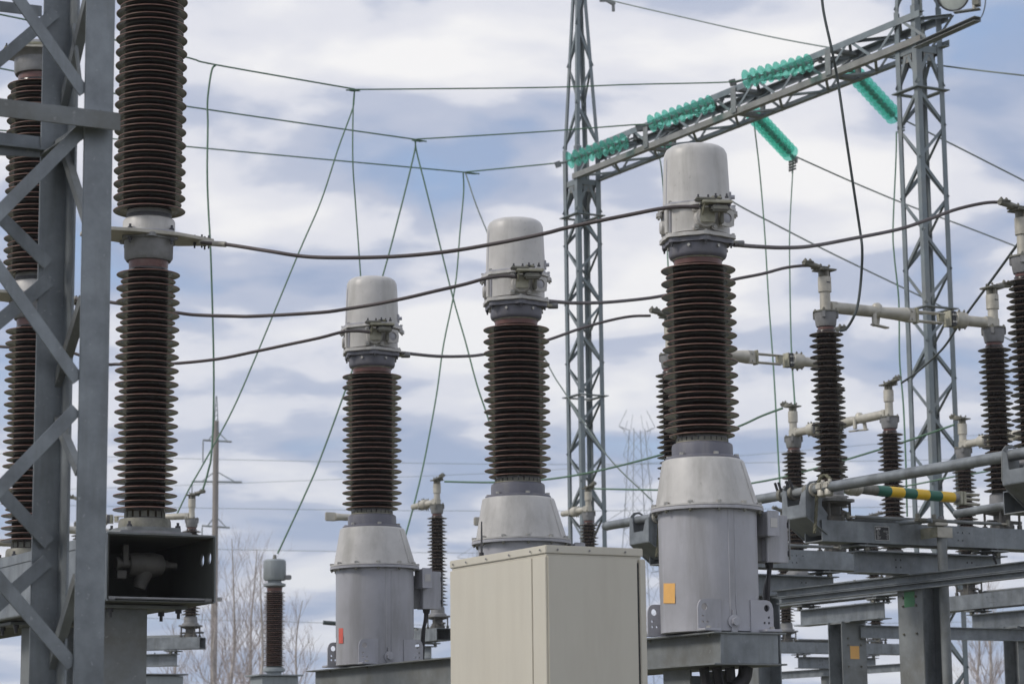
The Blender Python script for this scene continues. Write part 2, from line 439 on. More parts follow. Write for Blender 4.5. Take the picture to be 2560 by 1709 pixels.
# ------------------------------------------------------------------ lattice helpers
def angle_bar(parent, p0, p1, X, Y, w_=0.05, t_=0.006, name='brace', mat=LATT):
    mb = MB(); d = (Vector(p1) - Vector(p0)).normalized()
    X = Vector(X); X = (X - d * X.dot(d)).normalized(); Y = Vector(Y); Y = (Y - d * Y.dot(d) - X * Y.dot(X)).normalized()
    mb.prism(L_poly(w_, t_), p0, p1, X, Y)
    return mb.build(name, mat, parent, smooth=False)
def lattice_tower(t, s, z0, z1, bay, mat=LATT, legw=0.075, brw=0.04, s1=None, start=0):
    """square lattice of side s (s1 at the top) in the local frame, its near corner at (-s/2,-s/2)"""
    s1 = s if s1 is None else s1
    def hs(z): return (s + (s1 - s) * (z - z0) / (z1 - z0)) / 2
    cs = [(-1, -1), (1, -1), (1, 1), (-1, 1)]
    for a, b_ in cs:
        angle_bar(t, (a * hs(z0), b_ * hs(z0), z0), (a * hs(z1), b_ * hs(z1), z1), (-a, 0, 0), (0, -b_, 0), legw, 0.008, 'leg', mat)
    n = max(1, round((z1 - z0) / bay)); h = (z1 - z0) / n
    for f in range(4):
        a0 = cs[f]; a1 = cs[(f + 1) % 4]
        inw = Vector((-(a0[0] + a1[0]) / 2, -(a0[1] + a1[1]) / 2, 0))
        for k in range(n):
            za, zb = z0 + k * h, z0 + (k + 1) * h
            A_, B_ = (a0, a1) if (k + f + start) % 2 else (a1, a0)
            o = 0.006
            p = Vector((A_[0] * (hs(za) - .004), A_[1] * (hs(za) - .004), za + 0.01)) + inw * (0.006 + 0.002 * (f % 2))
            q = Vector((B_[0] * (hs(zb) - .004), B_[1] * (hs(zb) - .004), zb - 0.01)) + inw * (0.006 + 0.002 * (f % 2))
            angle_bar(t, p, q, (0, 0, 1), inw, brw, 0.005, 'brace', mat)

# ------------------------------------------------------------------ gantry towers and beam
TS = 0.435
def gantry_tower(px, Y, label, top_z):
    c = A(px, 1000, Y); c.z = 0
    # px, Y give the near corner
    cc = c + VX * TS / 2 + UX * TS / 2
    t = thing('lattice_tower', label, 'lattice tower', (cc.x, cc.y, 0), RZ, 'gantry towers')
    lattice_tower(t, TS, 0.05, 5.71 + EYE, 0.46)
    lattice_tower(t, TS, 5.75 + EYE, 8.58 + EYE, 0.46, start=1)
    for z in (5.73 + EYE, 8.60 + EYE):
        mb = MB(); h = TS / 2 + 0.05
        mb.holed([(-h, -h), (h, -h), (h, h), (-h, h)], [[(-h + .09, -h + .09), (-h + .09, h - .09), (h - .09, h - .09), (h - .09, -h + .09)]], (0, 0, z), (1, 0, 0), (0, 1, 0), 0.014)
        mb.build('collar_plate', LATT, t, smooth=False)
    # head under the beam: splayed plates
    for a in (-1, 1):
        for b_ in (-1, 1):
            angle_bar(t, (a * TS / 2, b_ * TS / 2, 8.62 + EYE), (a * TS / 2, b_ * TS / 2, 9.70 + EYE), (-a, 0, 0), (0, -b_, 0), 0.09, 0.008, 'leg')
    h = TS / 2 - 0.012
    for (a, b_) in (((-h, -h), (h, -h)), ((h, -h), (h, h)), ((h, h), (-h, h)), ((-h, h), (-h, -h))):
        mid = Vector(((a[0] + b_[0]) / 2, (a[1] + b_[1]) / 2, 9.05 + EYE))
        inw = Vector((-mid.x, -mid.y, 0)).normalized()
        for e in (a, b_):
            angle_bar(t, (e[0], e[1], 8.64 + EYE), mid + inw * 0.003, (0, 0, 1), inw, 0.05, 0.006)
        dd = (Vector((b_[0], b_[1], 0)) - Vector((a[0], a[1], 0))).normalized()
        MB().box(mid + inw * 0.012, (0.16, 0.008, 0.16), dd, inw, ZV).build('gusset_plate', RUSTC, t, smooth=False)
        angle_bar(t, (a[0], a[1], 9.08 + EYE), (b_[0], b_[1], 9.08 + EYE), (0, 0, 1), inw, 0.09, 0.008, 'ring_beam')
    # tapering peak
    lattice_tower(t, TS - 0.02, 9.71 + EYE, top_z, 0.62, s1=0.10, legw=0.06, brw=0.035)
    return t, c
T1, c1 = gantry_tower(1451, 38.0, 'farther slimmer gantry tower behind the middle transformer, tapering to a tall spire', 9.63 + EYE + 3.4)
T2, c2 = gantry_tower(2325, 30.85, 'nearer gantry tower on the right carrying the floodlight bracket', 9.63 + EYE + 3.4)

# beam: box truss that runs from T1 to T2
beam = thing('gantry_beam', 'long lattice beam climbing to the right between the two gantry towers', 'lattice beam', (c1.x, c1.y, 9.165 + EYE), RZ)
Lb = (c2 - c1).length
bd = (c2 - c1).normalized()
bx, by = bd.dot(VX), bd.dot(UX)
BD = Vector((bx, by, 0)); BS = Vector((-by, bx, 0))
BS = BS if BS.x > 0 else -BS
BW, BH = 0.46, 0.42
def bp(s_, wv, z): return BD * s_ + BS * wv + ZV * z
for wv, z, mat in ((-0.03, 0, RUSTC), (BW, 0, LATT), (-0.03, BH, LATT), (BW, BH, LATT)):
    sx = 1 if wv < 0.2 else -1; sz = 1 if z < 0.2 else -1
    angle_bar(beam, bp(-0.1, wv, z), bp(Lb + 0.12, wv, z), BS * sx, ZV * sz, 0.088, 0.009, 'chord', mat)
nb = 16; hb = (Lb + 0.2) / nb
for k in range(nb):
    s0, s1_ = k * hb, (k + 1) * hb
    up = k % 2 == 0
    angle_bar(beam, bp(s0, -0.02, 0.02 if up else BH - .02), bp(s1_, -0.02, BH - .02 if up else 0.02), BD, BS, 0.04, 0.005)
    angle_bar(beam, bp(s0, BW - 0.012, BH - .02 if up else 0.02), bp(s1_, BW - 0.012, 0.02 if up else BH - .02), BD, BS, 0.04, 0.005)
    angle_bar(beam, bp(s0, 0.0 if up else BW - .01, 0.012), bp(s1_, BW - .01 if up else 0.0, 0.012), BD, ZV, 0.04, 0.005)
    angle_bar(beam, bp(s0, BW - .01 if up else 0.0, BH - .014), bp(s1_, 0.0 if up else BW - .01, BH - .014), BD, -ZV, 0.04, 0.005)
# hanger frames where the strings pull
hang = []
for s_ in (Lb * 0.245, Lb * 0.52, Lb * 0.785):
    for wv in (-0.045, BW + 0.01):
        MB().box(bp(s_, wv, BH / 2), (0.12, 0.008, BH - 0.05), BD, BS, ZV).build('hanger_plate', GALVD, beam, smooth=False)
    MB().box(bp(s_, BW / 2, 0.03), (0.10, BW - .05, 0.05), BD, BS, ZV).build('cross_plate', GALVD, beam, smooth=False)
    MB().box(bp(s_, BW / 2, BH - 0.04), (0.10, BW - .05, 0.05), BD, BS, ZV).build('cross_plate', GALVD, beam, smooth=False)
    for sg in (-1, 1):
        angle_bar(beam, bp(s_, -0.02, 0.03), bp(s_ + sg * 0.18, BW, BH - .05), BD, BS, 0.05, 0.006)
# bracket arm and floodlight beyond T2
pa = A(2330, 98, 30.3); pb = A(2444, 47, 29.6)
arm = MB(); d = (pb - pa).normalized(); arm.prism(C_poly(0.11, 0.06, 0.008), pa - d * 0.3, pb, d.cross(ZV).normalized(), ZV)
arm.build('lamp_bracket', GALVD, None, smooth=False, label='horizontal channel arm sticking out right from the top of the nearer gantry tower', cat='bracket')
fc = A(2383, -14, 30.7)
fl = thing('floodlight', 'round floodlight mounted on the arm at the top right', 'floodlight', fc)
fd = Vector((-0.42, -0.85, -0.33)).normalized()
mb = MB(); mb.lathe([(0.02, -0.28), (0.10, -0.26), (0.16, -0.12), (0.205, 0.0), (0.215, 0.0), (0.215, 0.03), (0.20, 0.03)], 32, axis=fd, cap=False); mb.build('housing', BLUEG, fl)
mb = MB(); mb.lathe([(0.2, 0.015), (0.13, 0.03), (0.05, 0.037), (0.001, 0.038)], 32, axis=fd, cap=False); mb.build('lens', LENSM, fl)
mb = MB(); mb.lathe([(0.20, 0.012), (0.22, 0.012), (0.22, 0.036), (0.20, 0.036)], 32, axis=fd, cap=False); mb.build('rim', BOLTD, fl)
side = Vector((0.9, -0.42, 0))
MB().box(side * 0.27 + ZV * -0.02, (0.03, 0.11, 0.46), side.normalized(), side.normalized().cross(ZV), ZV).build('yoke', ALU, fl, 0.004)
MB().box(side * 0.30 + ZV * -0.12, (0.09, 0.12, 0.16), side.normalized(), side.normalized().cross(ZV), ZV).build('ballast_box', ALUD, fl, 0.006)
MB().box(ZV * -0.245 + side * 0.17, (0.34, 0.09, 0.02), side.normalized(), side.normalized().cross(ZV), ZV).build('foot_plate', GALVD, fl, 0.003)
mb = MB(); mb.tube(spline([side * 0.36 + ZV * 0.2, side * 0.42, side * 0.40 + ZV * -.25, side * 0.3 + ZV * -0.40, side * 0.05 + ZV * -0.43]), 0.008, 6); mb.build('supply_cable', WIRED, fl)

# ------------------------------------------------------------------ glass strings
dm = MB(); dm.lathe([(0.03, 0.035), (0.06, 0.03), (0.105, 0.012), (0.125, -0.008), (0.127, -0.018), (0.12, -0.018), (0.10, -0.004), (0.085, -0.018), (0.08, -0.002), (0.055, -0.016), (0.03, 0.0)], 28, cap=True)
DISC = dm.mesh('glass_disc', GLASS)
cm = MB(); cm.lathe([(0.012, 0.085), (0.03, 0.08), (0.042, 0.06), (0.045, 0.03), (0.03, 0.028)], 16); cm.cyl((0, 0, -0.05), (0, 0, 0.03), 0.011, 0.011, 8)
CAPM = cm.mesh('cap', CASTG)
def glass_string(p0, p1, n, label, group):
    """p0 beam end, p1 line end"""
    p0 = Vector(p0); p1 = Vector(p1)
    t = thing('insulator_string', label, 'insulator string', p0, 0, group)
    d = (p0 - p1).normalized(); q = d.to_track_quat('Z', 'Y').to_euler()
    Ln = (p0 - p1).length; stp = Ln / n
    for k in range(n):
        o = bpy.data.objects.new('glass_disc', DISC); col.objects.link(o); o.parent = t; o.location = -d * (stp * (k + 0.5)); o.rotation_euler = q
        sc_ = stp / 0.127
        o.scale = (1.03, 1.03, sc_)
        c = bpy.data.objects.new('cap', CAPM); col.objects.link(c); c.parent = o
    mb = MB(); mb.tube([-d * 0.02, d * 0.16], 0.018, 8); mb.box(d * 0.12, (0.05, 0.05, 0.08)); mb.build('shackle', GALVD, t)
    mb = MB(); mb.tube([-d * Ln, -d * (Ln + 0.12)], 0.018, 8); mb.box(-d * (Ln + 0.16), (0.09, 0.03, 0.09), d, d.cross(ZV).normalized(), d.cross(ZV).normalized().cross(d)); mb.build('dead_end_clamp', GALVD, t, 0.004)
    return t
GS = 'glass insulator strings pulling the bus wires to the beam'
glass_string(A(1570, 350, 36.6), A(1418, 403, 36.3), 9, 'lowest of the three glass strings lying along the beam, next to the farther tower', GS)
glass_string(A(1786, 256, 34.6), A(1622, 311, 34.3), 9, 'middle of the three glass strings lying along the beam', GS)
glass_string(A(2032, 155, 32.6), A(1858, 200, 32.3), 9, 'uppermost of the three glass strings lying along the beam', GS)
GH = 'glass insulator strings hanging behind the beam'
glass_string(A(1880, 282, 34.9), A(1978, 386, 36.0), 11, 'hanging green glass string right above the nearest transformer, ending in a curled clamp', GH)
glass_string(A(2124, 172, 33.0), A(2238, 294, 34.0), 11, 'hanging green glass string that ends just left of the nearer tower', GH)
glass_string(A(1662, 358, 36.8), A(1745, 440, 37.6), 9, 'glass string mostly hidden behind the cap of the nearest transformer', GH)

# ------------------------------------------------------------------ wires
def cable(pts, r, mat, label, cat='wire', n=6, name='overhead_wire', group=None, sub=6):
    mb = MB(); mb.tube(spline([A(*p) for p in pts], sub), r, n)
    return mb.build(name, mat, None, label=label, cat=cat, group=group)
rw = 0.0105
cable([(-80, 20, 28.9), (185, 75, 29.6), (274, 97, 29.8), (472, 145, 30.3), (538, 162, 30.5), (886, 223, 31.4), (892, 224, 31.4), (1360, 219, 32.4), (1578, 211.5, 32.4), (1800, 206.5, 32.2), (1852, 201, 32.2)], rw, WIRE, 'uppermost green bus wire crossing the sky to the upper glass string', sub=4)
cable([(-80, 157, 31.2), (34, 178, 31.5), (272, 231, 32.2), (472, 267, 32.7), (1034, 348, 34.3), (1042, 348, 34.3), (1360, 329, 34.2), (1578, 312.5, 34.2), (1614, 312, 34.2)], rw, WIRE, 'middle green bus wire crossing the sky to the middle glass string', sub=4)
cable([(-80, 320, 33.5), (291, 348, 34.7), (472, 367, 35.2), (1155, 430, 36.9), (1164, 430, 36.9), (1360, 411, 36.4), (1410, 405, 36.3)], rw, WIRE, 'lowest green bus wire crossing the sky to the lower glass string', sub=4)
cable([(540, 162, 30.5), (529, 178, 30.5), (519, 250, 30.5), (519.6, 312, 30.5), (518, 424, 30.4), (520.5, 513, 30.4), (527, 640, 30.3), (534, 890, 30.3), (533.5, 1042, 30.3), (528, 1140, 30.2), (522.5, 1169, 30.2), (508, 1220, 30.2), (494, 1239, 30.2)], 0.013, WIRE, 'long vertical dropper right of the breaker, ending at a disconnector terminal')
cable([(886, 222, 31.4), (885, 250, 31.4), (880, 277, 31.4), (846, 370, 31.3), (802, 504, 31.2), (748, 629, 31.1), (640, 890, 30.9), (581.5, 1024, 30.8), (519, 1140, 30.6), (472, 1223, 30.5), (436, 1298, 30.4)], rw, WIRE, 'slanting dropper running down left from the upper bus wire node')
cable([(887, 222, 31.4), (883, 268, 31.4), (882, 402, 31.3), (889, 513, 31.3), (902, 696, 31.2), (915, 900, 31.1), (935, 1250, 31)], rw, WIRE, 'near vertical dropper from the upper wire node to behind the farthest transformer')
cable([(1037, 348, 34.3), (1038, 370, 34.3), (1025, 428, 34.2), (998, 536, 34.1), (953.6, 700, 34), (878, 933, 33.8), (803, 1140, 33.7), (760, 1241, 33.6), (694, 1383, 33.5)], rw + .002, WIRE, 'dropper slanting behind the farthest transformer to the small distant transformer')
cable([(1039, 348, 34.3), (1040.6, 375, 34.3), (1060.7, 455, 34.2), (1087.5, 562, 34.1), (1132.5, 744, 34), (1163.5, 853, 33.8), (1192.5, 962, 33.6), (1222, 1050, 33.5), (1260, 1180, 33.4)], rw + .002, WIRE, 'dropper slanting right from the middle wire node to behind the middle transformer')
cable([(1158, 430, 36.9), (1159, 482, 36.9), (1150, 580, 36.7), (1138, 715, 36.5), (1109, 861, 36), (1091, 988, 35), (1063, 1140, 33.5), (1039, 1245, 32), (1012, 1345, 31)], rw + .002, WIRE, 'dropper from the lowest bus wire bending down left between two transformers')
cable([(1162, 430, 36.9), (1165.6, 438, 36.9), (1186, 500, 36.8), (1212.5, 567, 36.7), (1290, 750, 36.3), (1374, 919, 36), (1414, 984, 35.8), (1519, 1140, 35.4), (1632, 1252, 35)], rw + .001, WIREL, 'pale dropper passing behind the middle transformer and the farther gantry tower')
cable([(2052, -40, 16.2), (2059, 30, 16.2), (2080, 127, 16.2), (2094.5, 203.5, 16.3), (2112.6, 327, 16.3), (2134.4, 472.5, 16.4), (2149, 570, 16.5), (2155.5, 624.5, 16.5), (2152.6, 697, 16.6), (2145, 759, 16.6), (2134, 792, 16.6), (2116, 821, 16.65), (2100, 827, 16.65)], 0.0095, WIRED, 'thick dark dropper coming from the top edge and curling to the nearest open disconnector', 'cable', 8)
cable([(1500, -12, 40), (1534, 3, 40), (1723, 47, 38), (1869, 80, 36), (2025, 111, 34), (2323, 160, 31.6), (2560, 189, 30), (2640, 197, 29.5)], 0.011, WIREL, 'pale earth wire passing behind the top of the beam')
cl = A(1527, 6, 39.9)
mb = MB(); mb.box(cl, (0.16, 0.06, 0.06), Vector((.8, 0, -.5)).normalized(), (0, 1, 0), Vector((.5, 0, .8)).normalized()); mb.box(cl + Vector((0.04, 0, -0.09)), (0.05, 0.05, 0.14)); mb.box(cl + Vector((-0.12, 0, 0.03)), (0.14, 0.04, 0.04))
mb.build('wire_clamp', GALVD, None, 0.006, label='small dark clamp on the pale earth wire at the top edge', cat='clamp')
cable([(1990, 392, 36.2), (2138, 458, 37.5), (2283, 518, 39), (2430, 573, 40.3), (2640, 655, 42.5)], 0.012, WIREL, 'pale wire running down right from the hanging string above the nearest transformer')
cable([(2262, 301, 34.1), (2371, 356, 35), (2560, 452, 36.5), (2640, 494, 37)], 0.012, WIREL, 'pale wire running down right from behind the nearer gantry tower')
cable([(1752, 447, 37.8), (1836, 507, 38.5), (1942, 563, 39.5), (2065, 626, 40.7), (2174, 679, 42), (2276, 728, 43), (2640, 905, 46)], 0.013, WIREL, 'pale wire sloping down right from behind the nearest transformer cap')
cable([(1884, 300, 35.3), (1898, 418, 35), (1911, 570, 34), (1921.7, 752, 32), (1934.6, 933.6, 30), (1945.6, 1140, 28), (1950, 1215, 27.5)], 0.011, WIRE, 'vertical green dropper just right of the nearest transformer')
cable([(1981.7, 430, 36.1), (1974.5, 570, 33), (1974.5, 679, 30), (1978, 861, 26.5), (1987, 1010, 23.3)], 0.009, WIRE, 'vertical green dropper from the curled clamp to a disconnector terminal')
cable([(2241, 330, 34.1), (2240, 396, 33.7), (2232.6, 570, 32), (2236, 643, 31.5), (2247, 752, 31), (2249, 897, 30), (2258, 1006, 29.4), (2264, 1140, 29), (2268, 1290, 28.8)], 0.0105, WIRE, 'vertical green dropper hugging the left side of the nearer tower')
cable([(1645, 380, 37.5), (1647.5, 389, 37.4), (1654, 425, 36.9), (1662, 520, 36), (1670, 660, 34), (1678, 900, 32)], 0.011, WIRE, 'green dropper just left of the nearest transformer cap')
# curled jumper clamps
for (px, py, Y, lb) in ((1984, 408, 36.1, 'small curled jumper clamp under the hanging glass string'), (2256, 312, 34.1, 'small curled jumper clamp seen through the nearer tower')):
    mb = MB()
    mb.tube([A(px - 8, py - 22, Y), A(px, py - 6, Y)], 0.02, 6)
    for k in range(4): mb.cyl(A(px - 12, py + k * 7 - 2, Y), A(px + 6, py + k * 7 - 8, Y), 0.02, 0.014, 8)
    mb.tube([A(px - 1, py - 10, Y), A(px - 3, py + 26, Y)], 0.014, 6)
    mb.build('jumper_clamp', GALVD, None, label=lb, cat='clamp')

# far faint lines
for k, (y0, y1, Y) in enumerate(((1132, 1154, 130), (1258, 1270, 130), (1358, 1376, 130), (1530, 1560, 130), (1230, 1160, 150))):
    cable([(-60, y0, Y), (700, (y0 + y1) / 2 + 8, Y), (1500, y1 + 6, Y), (2640, y1 - 90 if k == 4 else y1 - 10, Y)], 0.013, WIREL,
          ['uppermost', 'second highest', 'third', 'lowest', 'rising'][k] + ' of the faint hair-thin lines far behind the yard', 'wire', 5, 'distant_line', 'faint distant lines')

# ------------------------------------------------------------------ current transformers
Y3 = 12.0
def axx(py): return 1744 + 0.0262 * (py - 677)
def zt(py): return A(axx(py), py, Y3).z
S = Y3 / F * 1.0          # metres per pixel at Y3
ctr = A(axx(1200), 1200, Y3); CTX, CTY = ctr.x, ctr.y
CT_BASE = zt(1587)
def ct_point(k): return Vector((CTX, CTY, 0)) + UX * (1.85 * k)
OFF = Vector((0.016, 0, 0)); ol = (OFF.dot(VX), OFF.dot(UX))

def lobed(r, amp, n, ph=0, N_=96):
    o = []
    for i in range(N_):
        a = 2 * PI * i / N_
        c = max(0, math.cos(n * (a - ph))) ** 1.5
        o.append(((r + amp * c) * math.cos(a), (r + amp * c) * math.sin(a)))
    return o

def make_ct(z0):
    def z(py): return zt(py) - z0
    t = thing('current_transformer', 'x', 'transformer', (0, 0, 0), RZ)
    # cap (bell)
    zt_, zb = z(357) - 0.021, z(517)
    h = zt_ - zb
    mb = MB()
    mb.lathe([(0.02, zt_ + .001), (0.09, zt_ - 0.004), (0.128, zt_ - 0.010), (0.146, zt_ - 0.023), (0.1555, zt_ - 0.043), (0.1585, zt_ - 0.075), (0.1675, zb), (0.1675, zb - .01)], 72)
    mb.build('cap', PAINTW, t)
    a = R(232) - RZ
    def pol(r, a_, z_): return Vector((r * math.cos(a_), r * math.sin(a_), z_))
    # moulding seam
    sa = R(203) - RZ
    mb = MB()
    for (r0, z0_, r1, z1_) in ((0.1675, zb, 0.159, zt_ - 0.09), (0.159, zt_ - 0.09, 0.147, zt_ - .03)):
        mb.tube([pol(r0, sa, z0_), pol(r1, sa, z1_)], 0.0035, 6)
    mb.build('seam', PAINT, t)
    mb = MB(); mb.lathe([(0.010, 0), (0.016, 0.0), (0.012, 0.008), (0.001, 0.011)], 12, (pol(0.035, a, zt_ - .002))); mb.build('filler_plug', PAINTW, t)
    # expansion housing flange 1
    zf = z(527)
    mb = MB()
    po = lobed(0.180, 0.014, 8, R(12))
    mb.prism(po, (0, 0, zf - 0.010), (0, 0, zf + 0.006), (1, 0, 0), (0, 1, 0)); mb.build('upper_flange', PAINTW, t, 0.002)
    mb = MB(); po = lobed(0.178, 0.013, 8, R(12)); mb.prism(po, (0, 0, zf + 0.007), (0, 0, zf + 0.015), (1, 0, 0), (0, 1, 0)); mb.build('cap_rim', PAINT, t, 0.002)
    for k in range(8): bolt(HEX, t, pol(0.185, R(12) + k * PI / 4, zf + 0.015))
    for px_ in (-1, 1): pass
    # ears that hang from flange 1
    for k in (0, 4):
        p = pol(0.186, R(12 + 60) + k * PI / 4 + R(45), zf - 0.03)
    for aa in (R(180) - RZ, R(-6) - RZ):
        p = pol(0.188, aa, zf - 0.024); rd = pol(1, aa, 0)
        MB().box(p, (0.026, 0.07, 0.034), rd, rd.cross(ZV), ZV).build('lifting_ear', PAINTW, t, 0.008)
    # pin on the right
    rd = pol(1, R(-8) - RZ, 0); p = pol(0.168, R(-8) - RZ, z(497))
    mb = MB(); mb.cyl(p, p + rd * 0.022, 0.011, 0.011, 12); mb.box(p + rd * 0.001, (0.008, 0.03, 0.05), rd, rd.cross(ZV), ZV); mb.build('valve', PAINT, t, 0.001)
    # neck housing
    zn = z(592)
    mb = MB(); mb.lathe([(0.150, zf - 0.010), (0.160, zf - 0.011), (0.1615, zn)], 64); mb.build('neck_housing', PAINTW, t)
    for aa, w_ in ((R(206) - RZ, 0.03), (R(176) - RZ, 0.02)):
        rd = pol(1, aa, 0)
        mb = MB(); mb.box(pol(0.168, aa, (zf + zn) / 2 - 0.004), (0.02, w_, zf - zn - 0.012), rd, rd.cross(ZV), ZV); mb.build('rib', PAINTW, t, 0.003)
        mb = MB(); mb.box(pol(0.163, aa + R(7), (zf + zn) / 2 - 0.004), (0.012, 0.012, zf - zn - 0.012), rd, rd.cross(ZV), ZV); mb.build('rib', PAINT, t, 0.002)
    rd = pol(1, R(184) - RZ, 0); p = pol(0.16, R(184) - RZ, z(570))
    mb = MB(); mb.lathe([(0.034, 0), (0.034, 0.02), (0.028, 0.026), (0.001, 0.028)], 20, p, axis=rd); mb.build('boss', PAINTW, t)
    # flange 2 scalloped, sagging collar
    z2 = z(600)
    mb = MB(); po = lobed(0.178, 0.018, 6, R(10)); mb.prism(po, (0, 0, z2 - 0.010), (0, 0, z2 + 0.008), (1, 0, 0), (0, 1, 0)); mb.build('lower_flange', PAINTW, t, 0.004)
    mb = MB(); po = lobed(0.160, 0.024, 6, R(10)); mb.prism(po, (0, 0, z2 - 0.034), (0, 0, z2 - 0.0115), (1, 0, 0), (0, 1, 0)); mb.build('clamp_ring', COLLAR, t, 0.004)
    for k in range(6):
        bolt(HEX, t, pol(0.184, R(10) + k * PI / 3, z2 + 0.008)); bolt(HEXS, t, pol(0.172, R(10) + k * PI / 3, z2 - 0.034), (PI, 0, 0))
    for k in range(6):
        rdd = pol(1, R(40) + k * PI / 3, 0)
        bolt(HEX, t, rdd * 0.1445 + ZV * (z2 - 0.052), rdd.to_track_quat('Z', 'Y').to_euler())
    zc = z(648)
    mb = MB(); mb.lathe([(0.140, z2 - 0.034), (0.1435, z2 - 0.035), (0.1435, zc + 0.014), (0.138, zc + 0.002), (0.128, zc - 0.004), (0.12, zc - 0.002)], 64); mb.build('top_collar', COLLAR, t)
    mb = MB(); mb.lathe([(0.10, zc + 0.004), (0.127, zc + 0.002), (0.124, zc - 0.010), (0.10, zc - 0.012)], 64); mb.build('cement_joint', CEMENT, t)
    z1 = z(677); pitch = (zt(677) - zt(1073)) / 12
    mb = MB(); mb.lathe([(0.10, zc - 0.005), (0.120, zc - 0.008), (0.118, z1 + 0.02), (0.11, z1 + 0.02)], 64); mb.build('porcelain_neck', PORCR, t)
    pr, ze = shed_prof(z1, pitch, 13, 0.1845, 0.161, 0.124)
    pr = [(0.121, z1 + 0.022)] + pr[1:]
    sheds(pr, 72, (0, 0, 0), RIM).build('insulator', PORC, t, ang=60)
    # lower neck and collar
    zl = z(1108)
    mb = MB(); mb.lathe([(0.11, ze + .01), (0.125, ze + .005), (0.125, zl - 0.002), (0.11, zl - .002)], 64); mb.build('porcelain_neck', PORC, t)
    mb = MB()
    for k in range(26):
        rdd = pol(1, k * 2 * PI / 26, 0)
        mb.box(rdd * 0.1262 + ZV * ((ze + zl) / 2), (0.003, 0.024, (ze - zl) * 0.8), rdd, rdd.cross(ZV), ZV)
    mb.build('sand_band', ALUD, t)
    mb = MB(); mb.lathe([(0.11, zl + 0.003), (0.127, zl + 0.004), (0.131, zl - 0.004), (0.11, zl - 0.006)], 64); mb.build('cement_joint', CEMENT, t)
    zd = z(1146)
    mb = MB(); mb.lathe([(0.11, zl), (0.138, zl - 0.003), (0.147, zl - 0.010), (0.149, zl - 0.022), (0.149, zd + 0.006), (0.175, zd + 0.004), (0.181, zd), (0.181, zd - 0.010), (0.15, zd - 0.0105)], 72); mb.build('base_collar', COLLAR, t)
    for k in range(6): bolt(HEXB, t, pol(0.165, R(20) + k * PI / 3, zd + 0.004))
    # cone and tank
    zc0, zc1, zb_ = z(1155), z(1268), z(1587)
    def o_(r, z_, f_): return (r, z_, ol[0] * f_, ol[1] * f_)
    mb = MB(); mb.lathe([o_(0.15, zd - .0105, 0), o_(0.188, zd - 0.011, 0), o_(0.1975, zd - 0.016, 0.0), o_(0.201, zd - 0.026, .1), o_(0.2505, zc1 + .004, 1), o_(0.2505, zc1 - .002, 1)], 80); mb.build('tank_cone', PAINTW, t)
    mb = MB(); mb.tube([pol(0.203, R(-30) - RZ, zd - 0.028), pol(0.2515, R(-30) - RZ, zc1 + .006) + Vector((ol[0], ol[1], 0))], 0.0045, 6); mb.build('weld', PAINTW, t)
    mb = MB(); mb.lathe([o_(0.25, zc1 - .0, 1), o_(0.272, zc1 - .001, 1), o_(0.272, zc1 - .010, 1), o_(0.25, zc1 - .0105, 1)], 80); mb.build('cone_flange', PAINTW, t)
    mb = MB(); mb.lathe([o_(0.24, zc1 - .012, 1), o_(0.274, zc1 - .0125, 1), o_(0.274, zc1 - .027, 1), o_(0.236, zc1 - .028, 1)], 80); mb.build('tank_flange', PAINT, t)
    for k in range(12):
        p = pol(0.263, R(9) + k * PI / 6, 0) + Vector((ol[0], ol[1], 0))
        bolt(HEXB, t, p + ZV * (zc1 - .001)); bolt(HEXN, t, p + ZV * (zc1 - .028), (PI, 0, 0))
    mb = MB(); mb.lathe([o_(0.236, zc1 - .028, 1), o_(0.2385, zc1 - .031, 1), o_(0.2385, z(1492), 1), o_(0.2365, z(1496), 1), o_(0.2365, zb_ + .01, 1), o_(0.22, zb_ + .005, 1)], 96); mb.build('tank', PAINT, t)
    tc_ = Vector((ol[0], ol[1], 0))
    # vertical seams on the tank
    for aa in (R(-62) - RZ, R(-70) - RZ):
        MB().tube([tc_ + pol(0.2385, aa, zc1 - .032), tc_ + pol(0.2385, aa, z(1560))], 0.0028, 6).build('weld', PAINT, t)
    # lug plates with their holes
    hl = z(1505) - zb_
    for yy in (-0.222, 0.222):
        for sx in (-1, 1):
            outer = [(0.085, 0.004), (0.215, 0.004), (0.215, hl - 0.04), (0.2085, hl - 0.018), (0.197, hl - 0.005), (0.178, hl), (0.085, hl)]
            holes = [circ(0.178, hl - 0.038, 0.0165, 18), circ(0.189, hl - 0.082, 0.0065, 10), circ(0.189, hl - 0.108, 0.0065, 10), circ(0.163, hl - 0.108, 0.0065, 10)]
            outer = [(sx * a_, b_) for a_, b_ in outer]; holes = [[(sx * a_, b_) for a_, b_ in l] for l in holes]
            if sx < 0: outer = outer[::-1]; holes = [l[::-1] for l in holes]
            mb = MB(); mb.holed(outer, holes, tc_ + Vector((0, yy, zb_)), (1, 0, 0), (0, 0, 1), 0.009)
            mb.build('lug_plate', PAINT, t, ang=30)
            MB().box(tc_ + Vector((sx * 0.175, yy - 0.035 * (1 if yy > 0 else -1) * -1, zb_ + 0.011)), (0.09, 0.07, 0.012)).build('foot', PAINT, t, 0.002)
            bolt(HEXB, t, tc_ + Vector((sx * 0.18, yy + 0.04 * (-1 if yy < 0 else 1), zb_ + 0.017)))
    # bottom rim and earth bolt
    aa = R(-66) - RZ; rd = pol(1, aa, 0)
